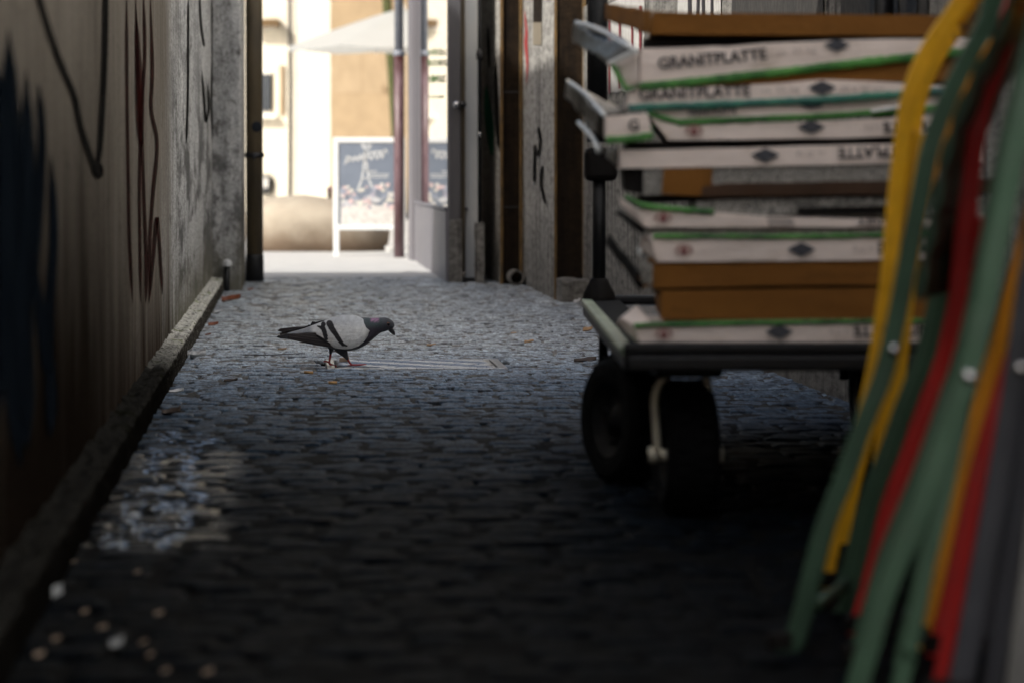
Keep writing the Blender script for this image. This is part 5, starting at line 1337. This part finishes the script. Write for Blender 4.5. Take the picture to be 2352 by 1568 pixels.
leg([(1308, 912, 18), (1326, 942, 17), (1352, 985, 15), (1378, 1015, 17), (1395, 1030, 20)], -50,
    [[(1385, 1020, 0, 18), (1450, 1018, 0, 16), (1530, 1014, 2, 13), (1600, 1008, 4, 8), (1616, 1012, 5, 4)], [(1385, 1022, 0, 17), (1440, 1030, -45, 15), (1500, 1040, -80, 12), (1545, 1040, -100, 5)],
     [(1385, 1020, 0, 17), (1440, 1022, 45, 15), (1505, 1026, 85, 11), (1540, 1030, 105, 5)], [(1385, 1022, 0, 16), (1330, 1030, 8, 13), (1280, 1038, 12, 7), (1268, 1042, 12, 4)]])
leg([(1050, 850, 19), (1042, 910, 17), (1034, 960, 15), (1030, 985, 17), (1040, 1005, 18)], 60,
    [[(1035, 1000, 0, 17), (1080, 1026, 0, 15), (1130, 1042, 2, 12), (1175, 1048, 2, 6)], [(1035, 1000, 0, 16), (1065, 1032, -45, 14), (1095, 1046, -75, 11), (1120, 1050, -95, 5)],
     [(1035, 1000, 0, 16), (1080, 1022, 45, 14), (1120, 1034, 80, 10), (1150, 1040, 95, 5)], [(1030, 985, 0, 15), (990, 968, 4, 13), (955, 966, 6, 11), (936, 972, 6, 6)]])

# ------------------------------------------------------------------ litter on the stones
def leaf(px, py, wpx, mat, label, name='dry_leaf', cat='leaf', curl=.25, ang=None, group=None, hz=.35, lift=.002):
    p = atg(px, py); s = wpx*p.y/FPX; rnd = random.Random(int(px*7+py))
    a = rnd.uniform(-.5, .5) if ang is None else ang
    mb = MB(); n = 9
    for i in range(n):
        u = i/(n-1); w = math.sin(math.pi*min(1, u*1.05+.02))**.8*hz*(1+.25*rnd.uniform(-1, 1))
        for v in (-1, -.5, 0, .5, 1):
            x = (u-.5)*s; y = v*w*s*.5
            z = curl*s*(.42*abs(v)**1.5*(1 if v > 0 else .35)+.30*u**2+.16*mnoise.noise(Vector((u*3.1+px*.37, v*1.7, py*.21))))+rnd.uniform(0, .02)*s+lift+.05*curl*s
            mb.v.append(Vector((p.x+x*math.cos(a)-y*math.sin(a), p.y+x*math.sin(a)+y*math.cos(a), z)))
    for i in range(n-1):
        for k in range(4): mb.f.append((i*5+k, i*5+k+1, i*5+6+k, i*5+5+k)); mb.mi.append(0)
    o = mb.build(name, mat, smooth=True); o.data.materials[0] = mat
    # move the origin under the leaf
    o.data.transform(Matrix.Translation((-p.x, -p.y, 0))); o.location = (p.x, p.y, 0)
    sd = o.modifiers.new('s', 'SOLIDIFY'); sd.thickness = .0008
    return tag(o, label, cat, group)
leaf(531, 696, 44, M['leaf_red'], 'large curled red-brown leaf against the far end of the left kerb', curl=.6, ang=.2, hz=.9)
leaf(490, 751, 26, M['leaf_red'], 'small folded rust-red leaf beside the left kerb, nearer than the large one', curl=.6, hz=.7)
leaf(478, 772, 14, M['leaf_red'], 'tiny rust leaf crumb touching the left kerb', curl=.5)
leaf(530, 879, 36, M['leaf_dark'], 'flat brown leaf lying on the cobbles to the left of the pigeon', curl=.35, hz=.6)
leaf(575, 668, 14, M['leaf_red'], 'small brown leaf on the cobbles close to the far drainpipe', curl=.5)
leaf(393, 955, 44, M['leaf_dark'], 'dark shrivelled leaf by the left kerb at the edge of the wet patch', curl=.6, hz=.8)
leaf(1296, 684, 34, M['leaf_red'], 'curled reddish leaf against the foot of the right wall', curl=.6, hz=.7)
leaf(1350, 764, 26, M['leaf_tan'], 'bent orange-brown leaf strip beside the corner of the cart', curl=.8, hz=.3, ang=-.5)
leaf(1344, 834, 52, M['leaf_dark'], 'long dark dried leaf on the cobbles left of the cart wheel', curl=.35, hz=.7, ang=.0)
leaf(648, 805, 22, M['leaf_tan'], 'pale tan leaf fragment under the tail of the pigeon', curl=.3)
leaf(990, 797, 26, M['leaf_tan'], 'thin tan leaf shred on the cobbles right of the pigeon head', curl=.4, hz=.4, ang=-.7)
leaf(1215, 790, 22, M['leaf_tan'], 'small twisted tan leaf beyond the right end of the drain cover', curl=.6, hz=.5)
leaf(1180, 768, 14, M['leaf_tan'], 'tiny tan leaf crumb past the drain cover', curl=.4)
leaf(872, 688, 10, M['leaf'], 'tiny yellow-green leaf bit on the cobbles beyond the pigeon', curl=.4)
leaf(1160, 650, 20, M['leaf_dark'], 'small black scrap on the cobbles near the far right piers', curl=.5)
# paper scraps
leaf(455, 826, 40, M['paper'], 'crumpled white plastic scrap against the left kerb', 'paper_scrap', 'litter', .9, hz=.9)
leaf(430, 822, 26, M['paper'], 'small crumpled white scrap pressed into the kerb corner', 'paper_scrap', 'litter', 1.1, hz=.9)
leaf(502, 722, 18, M['paper'], 'small whitish scrap by the far part of the left kerb', 'paper_scrap', 'litter', .8, hz=.8)
leaf(1120, 628, 14, M['paper'], 'small white scrap at the foot of the far right wall', 'paper_scrap', 'litter', .8, hz=.8)
leaf(1325, 697, 16, M['paper'], 'white scrap beside the reddish leaf at the right wall', 'paper_scrap', 'litter', .8, hz=.8)
leaf(1245, 655, 34, M['paper'], 'flat white scrap at the foot of the grey right wall', 'paper_scrap', 'litter', .3, hz=.8, ang=0)
leaf(405, 905, 34, M['paper'], 'dull white scrap lying half under the left kerb', 'paper_scrap', 'litter', .5, hz=.8)
# twig
p = atg(590, 816); p2 = atg(700, 814)
mb = MB(); mb.tube(catmull([tuple(atg(548, 814, .004)), tuple(atg(600, 815, .005)), tuple(atg(650, 813, .006)), tuple(atg(700, 811, .010))], 14), .0011, 6)
mb.tube([atg(610, 815, .005), atg(606, 805, .006)], .0009, 6); mb.tube([atg(604, 815, .005), atg(610, 820, .004)], .0009, 6)
tag(mb.build('twig', M['twig'], smooth=True), 'thin dark twig lying on the cobbles left of the pigeon', 'twig')
def butt(px0, px1, py, label, dy=0, pale=.35):
    a = atg(px0, py, .0045); b = atg(px1, py+dy, .0045); c = a+(b-a)*pale
    q = thing('cigarette_butt', label, 'cigarette butt', ((a+b)/2).to_tuple()[:2]+(0,))
    mb = MB(); mb.tube([a, c], [.0032, .0036], 12); mb.build('paper', M['paper'], q, smooth=True)
    mb = MB(); mb.tube([c+(b-a)*.002, b], [.0037, .0036], 12); mb.build('filter', M['filter'], q, smooth=True)
butt(690, 718, 854, 'cigarette butt with pale paper end on the cobbles below the pigeon tail', 1)
butt(752, 774, 878, 'short tan cigarette filter on the cobbles in front of the pigeon', 0, .12)
# crumbs the bird is pecking at
p = atg(790, 832)
q = rough_block('crumb', (p.x-.010, p.y-.012, -.002), (p.x+.012, p.y+.010, .012), M['petal'], 'pale bread crumb on the drain cover between the pigeon feet', 'crumb', .006, 3)
# petals in the dark foreground
for px, py, w in ((316, 1321, 40), (170, 1296, 26), (195, 1412, 40), (365, 1418, 52), (130, 1475, 46), (90, 1514, 60), (330, 1484, 48), (345, 1512, 40), (380, 1550, 48), (478, 1553, 56), (235, 1450, 52), (20, 1526, 46)):
    leaf(px, py, w*.42, M['petal'], 'small pale dry petal on the dark cobbles at the lower left', 'petal', 'petal', .9, group='dry petals scattered at the lower left', hz=.75)
M['paper_dim'] = simple('grimy_paper', (.26, .27, .27), (.18, .18, .18), 30, .8)
leaf(128, 1378, 70, M['paper_dim'], 'long whitish paper strip near the left kerb among the petals', 'paper_scrap', 'litter', .6, ang=1.2, hz=.5)
leaf(268, 1490, 50, M['paper_dim'], 'grey-white paper scrap among the petals at the lower left', 'paper_scrap', 'litter', .6, ang=1.0, hz=.6)

# ------------------------------------------------------------------ spilled water beside the kerb
t = NT('wet_sparkle'); M['water'] = t.set(Base_Color=(.95, .95, .94), Metallic=1., Roughness=.08)
mb = MB(); rnd = random.Random(11); k = 0
while k < 520:
    px, py = rnd.uniform(200, 500), rnd.uniform(972, 1260)
    xl_ = 664-.545*(py-400)
    if px < xl_+22 or px > xl_+22+(150 if py < 1130 else 190): continue
    if mnoise.noise(Vector((px*.022, py*.034, 5))) < rnd.uniform(-.25, .2): continue
    p = atg(px, py, .001); r = rnd.choice((.0008, .001, .0012, .0016, .002)); k += 1; b = len(mb.v); e = rnd.uniform(2., 7.)
    for ring, (q, h) in enumerate(((1, 0), (.72, .55), (.35, .85))):
        for a in range(8): mb.v.append(p+Vector((math.cos(a*math.pi/4)*q*r*e, math.sin(a*math.pi/4)*q*r, h*r*.34)))
    mb.v.append(p+Vector((0, 0, r*.32)))
    for ring in range(2):
        for a in range(8): mb.f.append((b+ring*8+a, b+ring*8+(a+1) % 8, b+ring*8+8+(a+1) % 8, b+ring*8+8+a)); mb.mi.append(0)
    for a in range(8): mb.f.append((b+16+a, b+16+(a+1) % 8, b+24)); mb.mi.append(0)
tag(mb.build('spilled_water', M['water'], smooth=True), 'splashes of spilled water glinting on the cobbles along the left kerb', 'water', kind='stuff')
# ------------------------------------------------------------------ covered part of the alley near the camera
PC = False
if PC:
    mb = MB(); mb.box((XL+.012, 2.6, 2.5), (1.268, 7.6, 2.75)); o = mb.build('passage_ceiling', M['greyplaster']); tag(o, kind='structure')

# ------------------------------------------------------------------ light
EL = R(38); to_sun = Vector((-.78, -.63, 0)).normalized()*math.cos(EL)+Vector((0, 0, math.sin(EL)))
sl = bpy.data.lights.new('sun', 'SUN'); sl.energy = 5.0; sl.angle = R(.53); sl.color = (1, .955, .88)
so = bpy.data.objects.new('sun', sl); col.objects.link(so); so.rotation_euler = (-to_sun).to_track_quat('-Z', 'Y').to_euler(); so.location = (-8, -4, 12)
wd = bpy.data.worlds.new('World'); sc.world = wd; wd.use_nodes = True
nt = wd.node_tree; bg = nt.nodes['Background']; sky = nt.nodes.new('ShaderNodeTexSky'); sky.sky_type = 'NISHITA'; sky.sun_disc = False
sky.sun_elevation = EL; sky.sun_rotation = math.atan2(to_sun.x, to_sun.y); sky.air_density = 1.2; sky.dust_density = 6.0; sky.ozone_density = 1.0
nt.links.new(sky.outputs[0], bg.inputs['Color']); bg.inputs['Strength'].default_value = .15
sc.view_settings.view_transform = 'Standard'; sc.view_settings.look = 'None'; sc.view_settings.exposure = 0; sc.view_settings.gamma = 1
sc.render.engine = 'CYCLES'
sc.cycles.use_denoising = True
try: sc.cycles.denoiser = 'OPENIMAGEDENOISE'
except Exception: pass
sc.cycles.max_bounces = 10; sc.cycles.diffuse_bounces = 6; sc.cycles.glossy_bounces = 5
sc.cycles.sample_clamp_indirect = 6
